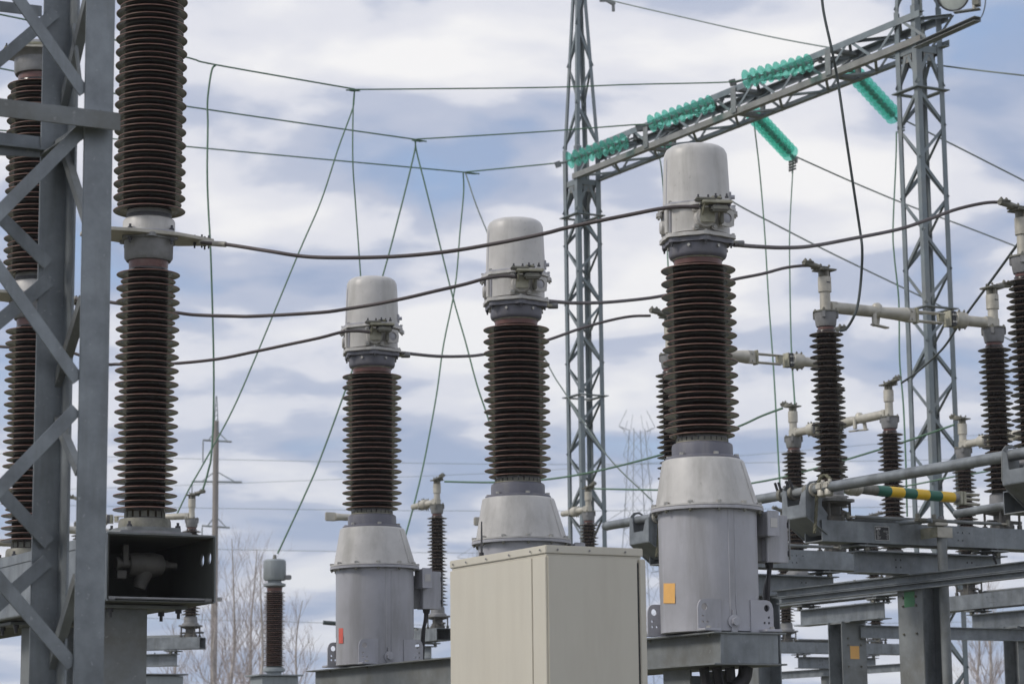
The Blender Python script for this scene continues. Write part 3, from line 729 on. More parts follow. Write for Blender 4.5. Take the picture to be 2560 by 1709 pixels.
    mb = MB(); mb.lathe([(0.032, 0), (0.032, 0.010), (0.024, 0.012), (0.02, 0.012)], 24, tc_ + rd * 0.2375 + ZV * z(1560), axis=rd); mb.box(tc_ + rd * 0.243 + ZV * (z(1560) - .045), (0.01, 0.03, 0.06), rd, rd.cross(ZV), ZV); mb.box(tc_ + rd * 0.243 + ZV * (z(1560) + .037), (0.01, 0.016, 0.04), rd, rd.cross(ZV), ZV)
    mb.build('earth_pad', PAINT, t)
    bolt(HEXBIG, t, tc_ + rd * 0.249 + ZV * z(1560), rd.to_track_quat('Z', 'Y').to_euler())
    # secondary boxes on the right flank
    bz1 = (z(1277) + z(1340)) / 2; bz2 = (z(1283) + z(1403)) / 2
    MB().box((0.305, -0.085, bz1), (0.062, 0.115, z(1277) - z(1338) )).build('terminal_box', PAINT, t, 0.006)
    MB().box((0.305, -0.1445, bz1 + .001), (0.070, 0.004, z(1277) - z(1338) + .006)).build('box_lid', PAINT, t, 0.002)
    MB().box((0.308, -0.1478, bz1 + .004), (0.040, 0.0015, 0.045)).build('label_plate', PAINTW, t, smooth=False)
    MB().box((0.372, -0.02, bz2), (0.12, 0.105, z(1283) - z(1403) - .006)).build('junction_box', PAINT, t, 0.008)
    MB().box((0.372, -0.0775, bz2), (0.128, 0.008, z(1283) - z(1403))).build('box_lid', PAINT, t, 0.003)
    for q in (-0.07, 0.07):
        MB().box((0.436, -0.075, bz2 + q), (0.012, 0.022, 0.03)).build('hinge', BOLTD, t, 0.003)
    MB().tube([(0.440, -0.086, bz2 - .1), (0.440, -0.086, bz2 + .1)], 0.004, 6).build('hinge_rod', CASTG, t)
    MB().box((0.27, 0.0, bz2 - .01), (0.09, 0.07, 0.2)).build('box_bracket', CASTG, t, 0.004)
    for q, yy in enumerate((-0.045, -0.02, 0.01)):
        mb = MB(); mb.tube(spline([(0.345 + q * .018, yy, bz2 - .11), (0.342 + q * .018, yy, bz2 - .17), (0.325 + q * .010, yy - .01, bz2 - .26), (0.31 + q * .012, yy - .02, zb_ + 0.01)]), 0.011, 8); mb.build('secondary_cable', RUBBER if q < 2 else CASTG, t)
        mb = MB(); mb.lathe([(0.017, -.03), (0.019, -0.012), (0.019, 0.0)], 12, (0.345 + q * .018, yy, bz2 - .108)); mb.build('cable_gland', RUBBER, t)
    # primary terminal: boss, bracket, plate and clamp on the near side
    zp = z(563)
    ay = Vector((-0.34, -0.94, 0)).normalized()
    def pp(r, s_, z_): return ay * r + ay.cross(ZV) * -s_ + ZV * z_
    mb = MB(); mb.lathe([(0.052, 0.15), (0.052, 0.172), (0.044, 0.178), (0.044, 0.188), (0.050, 0.190), (0.050, 0.200), (0.038, 0.203), (0.038, 0.216)], 32, ZV * zp + ay.cross(ZV) * 0.0, axis=ay); mb.build('terminal_boss', PAINTW, t)
    for k in range(4):
        a_ = PI / 4 + k * PI / 2
        c_ = ay * 0.172 + ay.cross(ZV) * (0.064 * math.cos(a_)) + ZV * (zp + 0.064 * math.sin(a_))
        mb = MB(); mb.cyl(c_ - ay * 0.02, c_ + ay * 0.006, 0.015, 0.015, 10); mb.build('boss_ear', PAINTW, t); bolt(HEX, t, c_ + ay * 0.006, ay.to_track_quat('Z', 'Y').to_euler())
    zpl = z(533)
    MB().box(pp(0.222, 0.0, zp + 0.004), (0.012, 0.07, 0.075), ay, ay.cross(ZV), ZV).build('bracket', PADM, t, 0.002)
    MB().box(pp(0.258, 0.035, zpl - 0.006), (0.080, 0.15, 0.014), ay, ay.cross(ZV), ZV).build('terminal_plate', PADM, t, 0.003)
    mb = MB(); mb.prism([(0, 0), (0.07, 0), (0, -0.055)], pp(0.222, -0.03, zpl - 0.012), pp(0.222, -0.024, zpl - 0.012), ay, ZV); mb.build('gusset', PADM, t, smooth=False)
    MB().box(pp(0.262, -0.02, zpl + 0.008), (0.055, 0.10, 0.016), ay, ay.cross(ZV), ZV).build('clamp_bar', ALUD, t, 0.006)
    MB().box(pp(0.262, 0.035, zpl + 0.020), (0.03, 0.05, 0.012), ay, ay.cross(ZV), ZV).build('clamp_bar', PADM, t, 0.004)
    MB().box(pp(0.262, 0.05, zpl - 0.036), (0.06, 0.09, 0.03), ay, ay.cross(ZV), ZV).build('contact_block', ALUD, t, 0.008)
    for (r_, s_) in ((0.245, -0.05), (0.245, 0.0), (0.245, 0.06), (0.275, 0.085), (0.275, 0.03)):
        bolt(HEXS, t, pp(r_, s_, zpl + 0.016)); bolt(HEXS, t, pp(r_ , s_ + .01, zpl - 0.014), (PI, 0, 0))
    MB().box(pp(0.19, 0.075, zp + 0.01), (0.05, 0.018, 0.09), ay, ay.cross(ZV), ZV).build('link_plate', ALUD, t, 0.004)
    # ear ring plate right of the boss
    rc_ = pp(0.150, 0.105, zp + 0.002)
    nrm = (ay + Vector((0.35, 0, 0))).normalized(); tx = nrm.cross(ZV).normalized()
    mb = MB(); mb.holed(lobed(0.043, 0.010, 4, PI / 4, 40), [circ(0, 0, 0.026, 24)[::-1]], rc_ + nrm * .012, tx, ZV, 0.016); mb.build('ring_plate', PAINTW, t, ang=30)
    mb = MB(); mb.lathe([(0.027, 0), (0.027, 0.012), (0.02, 0.016), (0.001, 0.017)], 20, rc_, axis=nrm); mb.build('ring_cover', PAINT, t)
    # take-off pad towards the far right
    mb = MB(); mb.box((0.17, -0.05, z2 - 0.012), (0.07, 0.05, 0.016)); mb.build('terminal_plate', PADM, t, 0.003)
    mb = MB(); mb.lathe([(0.0165, 0.0), (0.0165, 0.05), (0.012, 0.055)], 14, (0.18, -0.05, z2 - 0.012), axis=(0.86, -0.5, 0)); mb.build('cable_socket', CASTG, t)
    return t
ct = make_ct(CT_BASE)
labs = ['nearest and tallest looking grey current transformer with an amber sticker on its tank',
        'middle current transformer whose tank stands behind the cream cabinet',
        'farthest and smallest looking current transformer with a red sticker on its tank']
cts = [ct, copy_tree(ct), copy_tree(ct)]
for k, o in enumerate(cts):
    p = ct_point(k); o.location = (p.x, p.y, CT_BASE); o['label'] = labs[k]; o['group'] = 'row of three current transformers'
def sticker(parent, px0, py0, px1, py1, Yc, mat, rad, ctr2):
    """square of tape laid on the curved tank"""
    mb = MB(); n = 6; vs = []
    inv = Matrix.Translation(parent.location) @ Matrix.Rotation(RZ, 4, 'Z'); inv = inv.inverted()
    for j in (0, 1):
        for i in range(n + 1):
            px = px0 + (px1 - px0) * i / n; py = (py0, py1)[j]
            wx = A(px, py, Yc).x - ctr2[0]; wx = max(-rad * .995, min(rad * .995, wx))
            wy = -math.sqrt(rad * rad - wx * wx)
            Yr = ctr2[1] + wy; q = A(px, py, Yr)
            vs.append(inv @ Vector((ctr2[0] + wx, Yr, q.z)))
    mb.add(vs, [(i, i + 1, n + 2 + i, n + 1 + i) for i in range(n)])
    return mb.build('sticker', mat, parent, smooth=False)
def tankc(k):
    p = ct_point(k); return (p.x + OFF.x, p.y + OFF.y)
sticker(cts[0], 1656, 1457, 1682, 1507, Y3, STY, 0.2405, tankc(0))
p2 = ct_point(2)
sticker(cts[2], 850, 1569, 862, 1607, p2.y, STR_, 0.2405, tankc(2))

# support beam beneath the row
bt = CT_BASE - 0.003
b0 = Vector((CTX + OFF.x, CTY + OFF.y, 0))
sb = thing('support_beam', 'long galvanised box beam carrying the three current transformers', 'beam', (b0.x, b0.y, bt), RZ)
HB = zt(1590) - zt(1668)
y0, y1 = -0.335, 4.25
MB().box((0, (y0 + y1) / 2, -0.004), (0.41, y1 - y0 + .02, 0.008)).build('top_flange', GALVD, sb, 0.0015)
MB().box((0.0, (y0 + y1) / 2, -HB), (0.41, y1 - y0 + .02, 0.008)).build('bottom_flange', GALVD, sb, 0.0015)
for sx in (-1, 1): MB().box((sx * 0.145, (y0 + y1) / 2 + .01, -HB / 2), (0.008, y1 - y0 - .03, HB - 0.012)).build('web', GALVD, sb, smooth=False)
MB().box((0, y0 + .006, -HB / 2), (0.325, 0.008, HB - 0.010)).build('end_plate', GALV, sb, 0.001)
for k in range(3):
    for yy in (-0.22 - .04, .22 + .04):
        for sx in (-1, 1): bolt(HEXN, sb, (sx * 0.18, yy + 1.85 * k, -0.008), (PI, 0, 0))
# posts below the beam and cable loops
def h_post(px, py, Y, w_, d_, z_top, rz, label, mat=GALVD, group='steel posts under the apparatus', sticker_=None, wx=None):
    if wx is None:
        p = A(px, py, Y); x, y = p.x, p.y
    else: x, y = wx
    t = thing('steel_post', label, 'post', (x, y, 0), rz, group)
    tf = 0.012
    for s_ in (-1, 1): MB().box((s_ * (d_ / 2 - tf / 2), 0, z_top / 2), (tf, w_, z_top)).build('flange', mat, t, 0.002)
    MB().box((0, 0, z_top / 2 - .01), (d_ - 2 * tf - .002, 0.009, z_top - .03)).build('web', GALV, t, smooth=False)
    MB().box((0, 0, 0.02), (d_ + .12, w_ + .12, 0.03)).build('base_plate', mat, t, 0.002)
    return t
pz = bt - HB - .012
for k, dy in enumerate((0.12, 3.6)):
    p = b0 + UX * dy
    h_post(0, 0, 0, 0.24, 0.24, pz, RZ, ['post under the near end of the transformer beam', 'post under the far end of the transformer beam'][k], wx=(p.x, p.y))
# dark cable bundle hanging under the nearest transformer
for i, (dx_, lb) in enumerate(((0.0, 'left'), (0.05, 'middle'), (0.10, 'right'))):
    o = b0 + VX * (-0.12 + dx_ * .8) + UX * (-0.12 - dx_)
    pts = [o + ZV * (bt - HB - .01), o + ZV * (bt - HB - .10) + VX * .02, o + ZV * (bt - HB - .25) + VX * (.08 + .03 * i), o + ZV * (bt - HB - .5) + VX * (.10 + .04 * i), o + ZV * 0.1 + VX * .1]
    mb = MB(); mb.tube(spline(pts), 0.024, 8); mb.build('control_cable', RUBBER, None, label='%s black control cable of the bundle drooping under the nearest transformer' % lb, cat='cable', group='control cables under the nearest transformer')
o = b0 + VX * 0.04 + UX * -0.24
pts = [o + ZV * (bt - HB - .01), o + ZV * (bt - HB - .07) - VX * .02, o + ZV * (bt - HB - .14) - VX * .10, o + ZV * (bt - HB - .3) - VX * .14, o + ZV * 0.1 - VX * .14]
MB().tube(spline(pts), 0.035, 10).build('control_cable', RUBBER, None, label='thickest black control cable curling left under the beam end', cat='cable', group='control cables under the nearest transformer')

# ------------------------------------------------------------------ circuit breaker
YA = 12.5
def zb_(py): return A(362 + (1273 - py) * 0.0165, py, YA).z
pA = A(364, 1150, YA); AX = pA.x
sA = YA / F
br = thing('circuit_breaker', 'three-pole circuit breaker on the left, brown ribbed columns on a long open-ended steel housing', 'circuit breaker', (AX, YA, 0), RZ)
def pole(t, y):
    """porcelain pole at local y"""
    c = (0, y, 0)
    def lt(name, prof, mat, n=64, ang=38, cap=True): return MB().lathe(prof, n, c, cap=cap).build(name, mat, t, ang=ang)
    zt0 = zb_(1340)
    # base casting
    zc = zb_(1297)
    MB().prism([(-0.19, -0.17), (0.0, -.20), (0.19, -0.17), (0.19, 0.17), (0, .20), (-0.19, 0.17)], (0, y, zt0 - .006), (0, y, zt0 + 0.012), (1, 0, 0), (0, 1, 0)).build('mounting_plate', CASTG, t, 0.004)
    po = lobed(0.165, 0.03, 4, PI / 4)
    MB().prism(po, (0, y, zt0 + 0.0125), (0, y, zt0 + 0.034), (1, 0, 0), (0, 1, 0)).build('base_flange', GALVD, t, 0.005)
    for k in range(4): bolt(HEXS, t, Vector((0.182 * math.cos(PI / 4 + k * PI / 2), y + 0.182 * math.sin(PI / 4 + k * PI / 2), zt0 + .034))).scale = (1.5, 1.5, 1.3)
    lt('base_collar', [(0.10, zt0 + 0.034), (0.134, zt0 + 0.034), (0.131, zc - 0.012), (0.125, zc - 0.002), (0.105, zc)], ALUD)
    # lower insulator
    z1, zn_ = zb_(688), zb_(1274); pt = (z1 - zn_) / 17
    pr, ze = shed_prof(z1, pt, 18, 0.1625, 0.141, 0.101, last_small=False)
    sheds(pr, 72, c, RIM).build('lower_insulator', PORC, t, ang=60)
    lt('porcelain_neck', [(0.08, zn_ + .005), (0.1005, zn_ + 0.003), (0.1005, zc - 0.002), (0.08, zc - .004)], PORC)
    mb = MB()
    for k in range(16):
        d_ = Vector((math.cos(k * PI / 8), math.sin(k * PI / 8), 0))
        mb.box(Vector(c) + d_ * 0.1012 + ZV * ((zn_ + zc) / 2 - .004), (0.003, 0.028, 0.030), d_, d_.cross(ZV), ZV)
    mb.build('sand_band', ALUD, t)
    # middle joint
    zj0, zj1 = zb_(655), zb_(549)
    zpl = zb_(592)
    lt('porcelain_neck', [(0.08, zj0 + .004), (0.102, zj0 + 0.002), (0.099, z1 + 0.026), (0.08, z1 + .026)], PORCR)
    lt('lower_joint_collar', [(0.09, zj0 - .001), (0.113, zj0 + 0.001), (0.124, zj0 + 0.018), (0.126, zpl - 0.02), (0.13, zpl - 0.006), (0.1, zpl - .006)], CASTG)
    mb = MB(); mb.prism(lobed(0.135, 0.028, 6, R(15)), (0, y, zpl - 0.026), (0, y, zpl - 0.0065), (1, 0, 0), (0, 1, 0)); mb.build('joint_flange', CASTG, t, 0.005)
    lt('upper_joint_collar', [(0.10, zpl + .007), (0.134, zpl + 0.008), (0.134, zj1 - 0.016), (0.128, zj1 - 0.005), (0.112, zj1), (0.10, zj1)], PAINTW)
    MB().prism(lobed(0.138, 0.02, 4, R(30)), (0, y, zpl + .0065), (0, y, zpl + 0.016), (1, 0, 0), (0, 1, 0)).build('joint_flange', PAINT, t, 0.003)
    # terminal plate: long bar across, pointing left and right
    MB().prism([(-0.36, -0.02), (-0.30, -0.12), (-0.1, -0.15), (0.1, -0.15), (0.20, -0.12), (0.33, -0.075), (0.33, 0.03), (0.2, 0.10), (-0.1, 0.15), (-0.34, 0.09)],
               (0, y, zpl - 0.012), (0, y, zpl + 0.006), Vector((1, 0, 0)), Vector((0, 1, 0))).build('terminal_plate', ALU, t, 0.002)
    X_ = Vector((1, 0, 0)); Y_ = Vector((0, 1, 0))
    for (a_, b_) in ((0.27, -0.055), (0.30, -0.02), (0.24, -0.03), (0.31, -0.05)):
        bolt(HEXS, t, Vector(c) + X_ * a_ + Y_ * b_ + ZV * (zpl + .006)); bolt(HEXS, t, Vector(c) + X_ * a_ + Y_ * b_ + ZV * (zpl - .013), (PI, 0, 0)).scale = (1, 1, 1.4)
    for k in range(4):
        a_ = R(30) + k * PI / 2
        q = Vector((0.15 * math.cos(a_), y + 0.15 * math.sin(a_), 0))
        bolt(HEXS, t, q + ZV * (zpl + .016)).scale = (1.4, 1.4, 1.2); bolt(HEXS, t, q + ZV * (zpl - .027), (PI, 0, 0)).scale = (1.4, 1.4, 1.4)
    # upper insulator
    zu = zb_(529); pu = (zb_(5) - zb_(529)) / 16
    zu1 = zu + 16 * pu
    lt('porcelain_neck', [(0.09, zj1 + .001), (0.115, zj1 + 0.001), (0.114, zu - 0.001), (0.09, zu - .001)], CASTG)
    lt('neck_band', [(0.10, zj1 + .004), (0.1165, zj1 + 0.003), (0.1165, zj1 + 0.020), (0.10, zj1 + .021)], BOLTD)
    pr, ze = shed_prof(zu1, pu, 17, 0.1855, 0.166, 0.132, last_small=False)
    pr[-1] = (0.132, zu + .005); pr[-1] = (0.11, zu + 0.004)
    sheds(pr, 72, c, RIM).build('upper_insulator', PORC, t, ang=60)
    zk = zu1 + 0.03
    lt('porcelain_neck', [(0.10, zk - .02), (0.125, zk - 0.02), (0.125, zk + .035), (0.1, zk + .035)], PORCR)
    lt('cap', [(0.12, zk + .035), (0.142, zk + 0.04), (0.148, zk + 0.055), (0.15, zk + 0.13), (0.172, zk + 0.15), (0.20, zk + .158)], CASTG)
    MB().prism(lobed(0.20, 0.02, 8), (0, y, zk + .159), (0, y, zk + 0.174), (1, 0, 0), (0, 1, 0)).build('cap_flange', ALU, t, 0.002)
    MB().prism(lobed(0.20, 0.02, 8), (0, y, zk + .1745), (0, y, zk + 0.190), (1, 0, 0), (0, 1, 0)).build('cap_flange', PADM, t, 0.002)
    for k in range(8): bolt(HEXS, t, (0.205 * math.cos(k * PI / 4), y + 0.205 * math.sin(k * PI / 4), zk + .19))
    lt('top_dome', [(0.17, zk + .19), (0.16, zk + .21), (0.12, zk + .23), (0.02, zk + .235)], CASTG)
SPC = 1.85
for k in range(3): pole(br, SPC * k)
# housing: open-ended channel box
bw = 0.578; ye = -0.245; yl = 2 * SPC + 0.5
zt1, zb1 = zb_(1343), zb_(1512)
hh = zt1 - zb1
def side_plate(x, holes, mat, th=0.008):
    outer = [(ye, zb1 + .012), (yl, zb1 + .012), (yl, zt1 - .012), (ye, zt1 - .012)]
    return MB().holed(outer, holes, (x, 0, 0), (0, 1, 0), (0, 0, 1), th).build('side_plate', mat, br, ang=30)
hz = zb_(1397)
def oval(y_, z_, rx, rz_): return [(y_ + rx * math.cos(2 * PI * i / 20), z_ + rz_ * math.sin(2 * PI * i / 20)) for i in range(20)]
side_plate(-bw / 2 + .004, [oval(ye + 0.06, hz, 0.026, 0.03)], GALV)
side_plate(bw / 2 - .004, [oval(ye + 0.06, hz, 0.026, 0.03), oval(ye + .155, hz - .004, 0.026, 0.03)], GALVD)
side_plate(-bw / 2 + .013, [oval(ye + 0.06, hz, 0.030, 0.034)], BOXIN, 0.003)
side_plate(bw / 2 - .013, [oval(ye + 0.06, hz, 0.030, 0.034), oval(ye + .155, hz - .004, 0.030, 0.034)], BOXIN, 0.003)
MB().box((0, (ye + yl) / 2, zt1 - .005), (bw - .024, yl - ye, 0.010)).build('top_plate', GALVD, br, 0.001)
for sx in (-1, 1):
    mb = MB()
    for zc_, sz in ((zt1 - .012, 1), (zb1 + .012, -1)):
        n = 5; vs = []
        for yq in (ye, yl):
            for i in range(n + 1):
                a_ = PI / 2 * i / n
                vs.append((sx * (bw / 2 - .012 + .012 * math.sin(a_)), yq, zc_ + sz * .012 * math.cos(a_)))
            for i in range(n, -1, -1):
                a_ = PI / 2 * i / n
                vs.append((sx * (bw / 2 - .012 + .004 * math.sin(a_)), yq, zc_ + sz * .004 * math.cos(a_)))
        k_ = 2 * (n + 1)
        mb.add(vs, [(i, (i + 1) % k_, k_ + (i + 1) % k_, k_ + i) for i in range(k_)] + [tuple(range(k_)), tuple(range(k_, 2 * k_))])
    mb.build('rounded_edge', GALV, br)
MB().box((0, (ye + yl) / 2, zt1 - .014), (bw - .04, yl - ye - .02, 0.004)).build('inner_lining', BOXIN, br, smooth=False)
# cover strip along the upper left edge
MB().box((-bw / 2 - .003, (ye + yl) / 2 + .0, zt1 - .028), (0.005, yl - ye - .01, 0.05)).build('cover_strip', GALV, br, 0.001)
# bottom sheet starts a little back, lip in front
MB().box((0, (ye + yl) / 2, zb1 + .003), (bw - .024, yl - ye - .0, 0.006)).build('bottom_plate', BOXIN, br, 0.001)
MB().tube([(-bw / 2 + .03, ye + .02, zb1 + .018), (bw / 2 - .03, ye + .02, zb1 + .018)], 0.007, 8).build('lip_rod', CASTG, br)
for sx in (-1, 1): MB().box((sx * (bw / 2 - .035), ye + .03, zb1 + .016), (0.04, 0.05, 0.018)).build('lip_lug', CASTG, br, 0.004)
# mechanism inside: gear case with crank and rods
zg = zb_(1410)
MB().lathe([(0.02, -0.02), (0.052, -0.018), (0.060, 0.0), (0.060, 0.12), (0.052, 0.16), (0.03, 0.17), (0.026, 0.19), (0.01, .192)], 28, (-0.06, 0.02, zg), axis=(1, 0, 0)).build('gear_case', GEAR, br)
MB().lathe([(0.05, 0.0), (0.05, 0.02), (0.034, 0.09), (0.03, 0.115), (0.01, 0.12)], 20, (0.015, 0.02, zg - .01), axis=(-0.3, 0, -1)).build('gear_neck', GEAR, br)
MB().cyl((0.105, 0.02, zg), (0.18, 0.02, zg), 0.018, 0.016, 16).build('shaft_end', GEAR, br)
mb = MB(); mb.cyl((-0.14, 0.0, zg), (-0.055, 0.0, zg), 0.022, 0.022, 14); mb.box((-0.105, -.01, zg + .045), (0.028, 0.03, 0.10)); mb.box((-0.125, -.01, zg - .055), (0.05, 0.03, 0.04)); mb.cyl((-0.155, -.01, zg), (-0.135, -.01, zg), 0.032, 0.032, 14)
mb.build('crank', GEAR, br, 0.002)
for q in (0.035, -0.005, -0.04): MB().tube([(-0.265, ye + .1, zg + q - .02), (-0.20, 0.1, zg + q), (-0.18, yl - .2, zg + q)], 0.011, 8).build('drive_rod', GEAR, br)
for (a_, b_) in ((0, 0), (0.022, 0), (0, -.045), (0.022, -.045)):
    bolt(HEX, br, (0.02 + a_, ye + .30, zb1 + .01), (0, 0, 0))
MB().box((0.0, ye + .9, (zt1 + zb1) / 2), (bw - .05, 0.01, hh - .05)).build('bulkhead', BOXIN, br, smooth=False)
# feet under the housing and bolts
for k in (0.0, 1.5, 3.6):
    MB().box((-0.02, 0.05 + k, zb1 - .014), (0.44, 0.30, 0.016)).build('foot_plate', GALVD, br, 0.003)
    for sx in (-1, 1):
        for sy in (-1, 1):
            o = bolt(HEXS, br, (sx * .18 - .02, 0.05 + k + sy * .12, zb1 - .022), (PI, 0, 0)); o.scale = (1.8, 1.8, 2.2)
pzb = zb1 - .024
for k, dy in enumerate((0.10, 1.15, 1.60, 3.7)):
    p = Vector((AX, YA, 0)) + UX * dy + VX * (-0.12 if k in (0,) else 0.0)
    h_post(0, 0, 0, 0.26 if k == 0 else .22, 0.26 if k == 0 else .16, pzb, RZ + PI / 2 if k == 0 else RZ, ['wide post with a plain face under the open end of the breaker housing', 'slim open post under the breaker housing, left of the wide one', 'slim post under the breaker housing at the left edge', 'hidden post at the far end of the breaker housing'][k], wx=(p.x, p.y))

# ------------------------------------------------------------------ foreground lattice column
YL = 8.0
pL = A(240, 900, YL); leg1 = Vector((pL.x, YL, 0))
SL = 0.46; SV = 0.56
lt_ = thing('lattice_column', 'large blurred galvanised lattice column filling the left foreground', 'lattice column', (leg1.x, leg1.y, 0), RZ)
# local: leg1 at the origin; front face runs to -x; leg2 at +y
def w2l(px, py, plane):
    """pixel to local point on the plane ('front': y=c, 'side': x=c)"""
    d = _f * F + _R * (px - 1280) + _U * (854.5 - py)
    o = Vector((0, 0, EYE)) - leg1
    dl = Vector((d.dot(VX), d.dot(UX), d.z)); ol_ = Vector((o.dot(VX), o.dot(UX), o.z))
    ax, c = plane
    k = (c - ol_[ax]) / dl[ax]
    return ol_ + dl * k
HT = 5.2
for (x_, y_, sx, sy) in ((0.045, 0, -1, 1), (0.045, SL, -1, -1), (-SV, 0, 1, 1), (-SV, SL, 1, -1)):
    mb = MB(); mb.prism(L_poly(0.100, 0.009), (x_, y_, 0.05), (x_, y_, HT), (sx, 0, 0), (0, sy, 0)); mb.build('leg', GALV, lt_, 0.0015)
def fbar(pxs, plane, w_, name='brace', mat=GALV, off=0.0, flange=True, rev=False):
    w_ *= 0.76
    a_, b_ = (w2l(p[0], p[1], plane) for p in pxs)
    d_ = (b_ - a_).normalized()
    nrm = Vector((0, 1, 0)) if plane[0] == 1 else Vector((1, 0, 0))
    sd = d_.cross(nrm).normalized()
    if rev: sd = -sd
    mb = MB()
    pl = [(-w_ / 2, 0), (w_ / 2, 0), (w_ / 2, w_ * .9), (w_ / 2 - .007, w_ * .9), (w_ / 2 - .007, .007), (-w_ / 2, .007)] if flange else [(-w_ / 2, 0), (w_ / 2, 0), (w_ / 2, .008), (-w_ / 2, .008)]
    mb.prism(pl, a_, b_, sd, nrm)
    return mb.build(name, mat, lt_, 0.001)
FP = (1, 0.0105)
fbar([(35, -20), (212, 232)], FP, 0.055)
fbar([(212, 318), (-30, 560)], FP, 0.058)
fbar([(-60, 590), (196, 950)], FP, 0.058)
fbar([(192, 1022), (-40, 1262)], FP, 0.058)
fbar([(-50, 1392), (182, 1662)], FP, 0.060)
# horizontal angle tying the legs
ha = w2l(-80, 268, (1, -0.07)); hb_ = w2l(300, 296, (1, -0.07))
mb = MB(); mb.prism([(0, 0), (0.075, 0.0), (0.075, 0.007), (0.007, 0.007), (0.007, -0.055), (0, -.055)], (ha.x, -0.075, hb_.z + .012), (hb_.x, -0.075, hb_.z + .012), (0, 1, 0), (0, 0, 1)); mb.build('ring_angle', GALVD, lt_, 0.001)
mb = MB(); mb.prism(L_poly(0.06, 0.007), (ha.x, SL + .01, hb_.z - .01), (0.05, SL + .01, hb_.z - .01), (0, -1, 0), (0, 0, 1)); mb.build('ring_angle', GALV, lt_, 0.001)
mb = MB(); mb.prism(L_poly(0.06, 0.007), (0.0, -0.01, hb_.z - .022), (0.0, SL, hb_.z - .022), (-1, 0, 0), (0, 0, 1)); mb.build('ring_angle', GALVD, lt_, 0.001)
# side face between the two visible legs (foreshortened zigzag)
SP = (0, 0.012)
for a_, b_, w_ in (((212, -10), (140, 300), 0.06), ((150, 372), (212, 565), 0.05), ((200, 745), (118, 1010), 0.06), ((130, 1040), (190, 1180), 0.05), ((186, 1440), (105, 1709), 0.06), ((180, 60), (196, 200), 0.02)):
    fbar([a_, b_], SP, w_ * .8, mat=GALVD)  # darker steel puts the shade of the inner side into the colour
# rear face
BP = (1, SL - .03)
for a_, b_, w_ in (((140, 30), (-30, 175), 0.055), ((-30, 372), (100, 378), 0.055), ((-20, 520), (122, 660), 0.062), ((122, 700), (-40, 835), 0.062), ((8, 1235), (124, 1358), 0.062), ((120, 1400), (-40, 1540), 0.062), ((-30, 12), (105, 28), 0.05)):
    fbar([a_, b_], BP, w_, mat=GALV)

# ------------------------------------------------------------------ control cabinet
cc0 = A(1365, 1361, 10.0)
ca, cb = 0.457, 0.836
zc_ = cc0.z
cab = thing('control_cabinet', 'cream sheet-metal control cabinet in the centre foreground with a blank door', 'cabinet', (cc0.x, cc0.y, 0), RZ)
MB().box((ca / 2, cb / 2, (0.55 + zc_ - .035) / 2), (ca - .012, cb - .012, zc_ - .035 - .55)).build('body', CREAM, cab, 0.003)
MB().box((ca / 2, cb / 2, zc_ - 0.0165), (ca + .004, cb + .004, 0.033)).build('roof', CREAM, cab, 0.003)
MB().box((ca / 2, cb / 2, zc_ - 0.0375), (ca - .01, cb - .01, 0.006)).build('roof_gasket', CREAM, cab, smooth=False)
# left face: door panel and narrow corner strip with a fine joint
js = 0.115
MB().box((0.0, js + (cb - js) / 2 - .002, (0.6 + zc_ - .045) / 2), (0.008, cb - js - .004, zc_ - .045 - .6)).build('side_panel', CREAM, cab, 0.002)
MB().box((0.001, js / 2 - .002, (0.6 + zc_ - .045) / 2), (0.008, js - .006, zc_ - .045 - .6)).build('corner_strip', CREAM, cab, 0.002)
MB().box((ca / 2 - .012, 0.0, (0.6 + zc_ - .045) / 2), (ca - .034, 0.01, zc_ - .045 - .6)).build('side_panel', CREAM, cab, 0.002)
MB().box((ca - .0265, 0.0, (0.6 + zc_ - .06) / 2), (0.006, 0.009, zc_ - .06 - .6)).build('door_seal', RUBBER, cab, smooth=False)
MB().box((ca - .006, -0.002, (0.6 + zc_ - .045) / 2), (0.030, 0.016, zc_ - .045 - .6)).build('door_edge', CREAM, cab, 0.003)
SCR = hexm('screw', CASTG, 0.0045, 0.003)
for yq in (0.04, 0.12, 0.30, 0.50, 0.68, 0.80): bolt(SCR, cab, (-0.006, yq, zc_ - .018), (0, -PI / 2, 0), 'screw')
for xq in (0.05, 0.20, 0.37): bolt(SCR, cab, (xq, -0.006, zc_ - .018), (PI / 2, 0, 0), 'screw')
MB().box((ca / 2, cb / 2, 0.3), (ca - .1, cb - .1, 0.5)).build('plinth', GALVD, cab, 0.003)
# thin dark rod standing on the cabinet's far left
an = thing('antenna_rod', 'thin dark pointed rod standing up from the cabinet roof in front of the middle transformer', 'rod', A(1204, 1392, 10.62))
ah = A(1204, 1303, 10.62) - A(1204, 1392, 10.62)
MB().cyl((0, 0, -.01), ah, 0.0055, 0.003, 8).build('rod', BOLTD, an)
MB().cyl((0, 0, 0), (0, 0, 0.02), 0.012, 0.010, 10).build('socket', RUBBER, an)

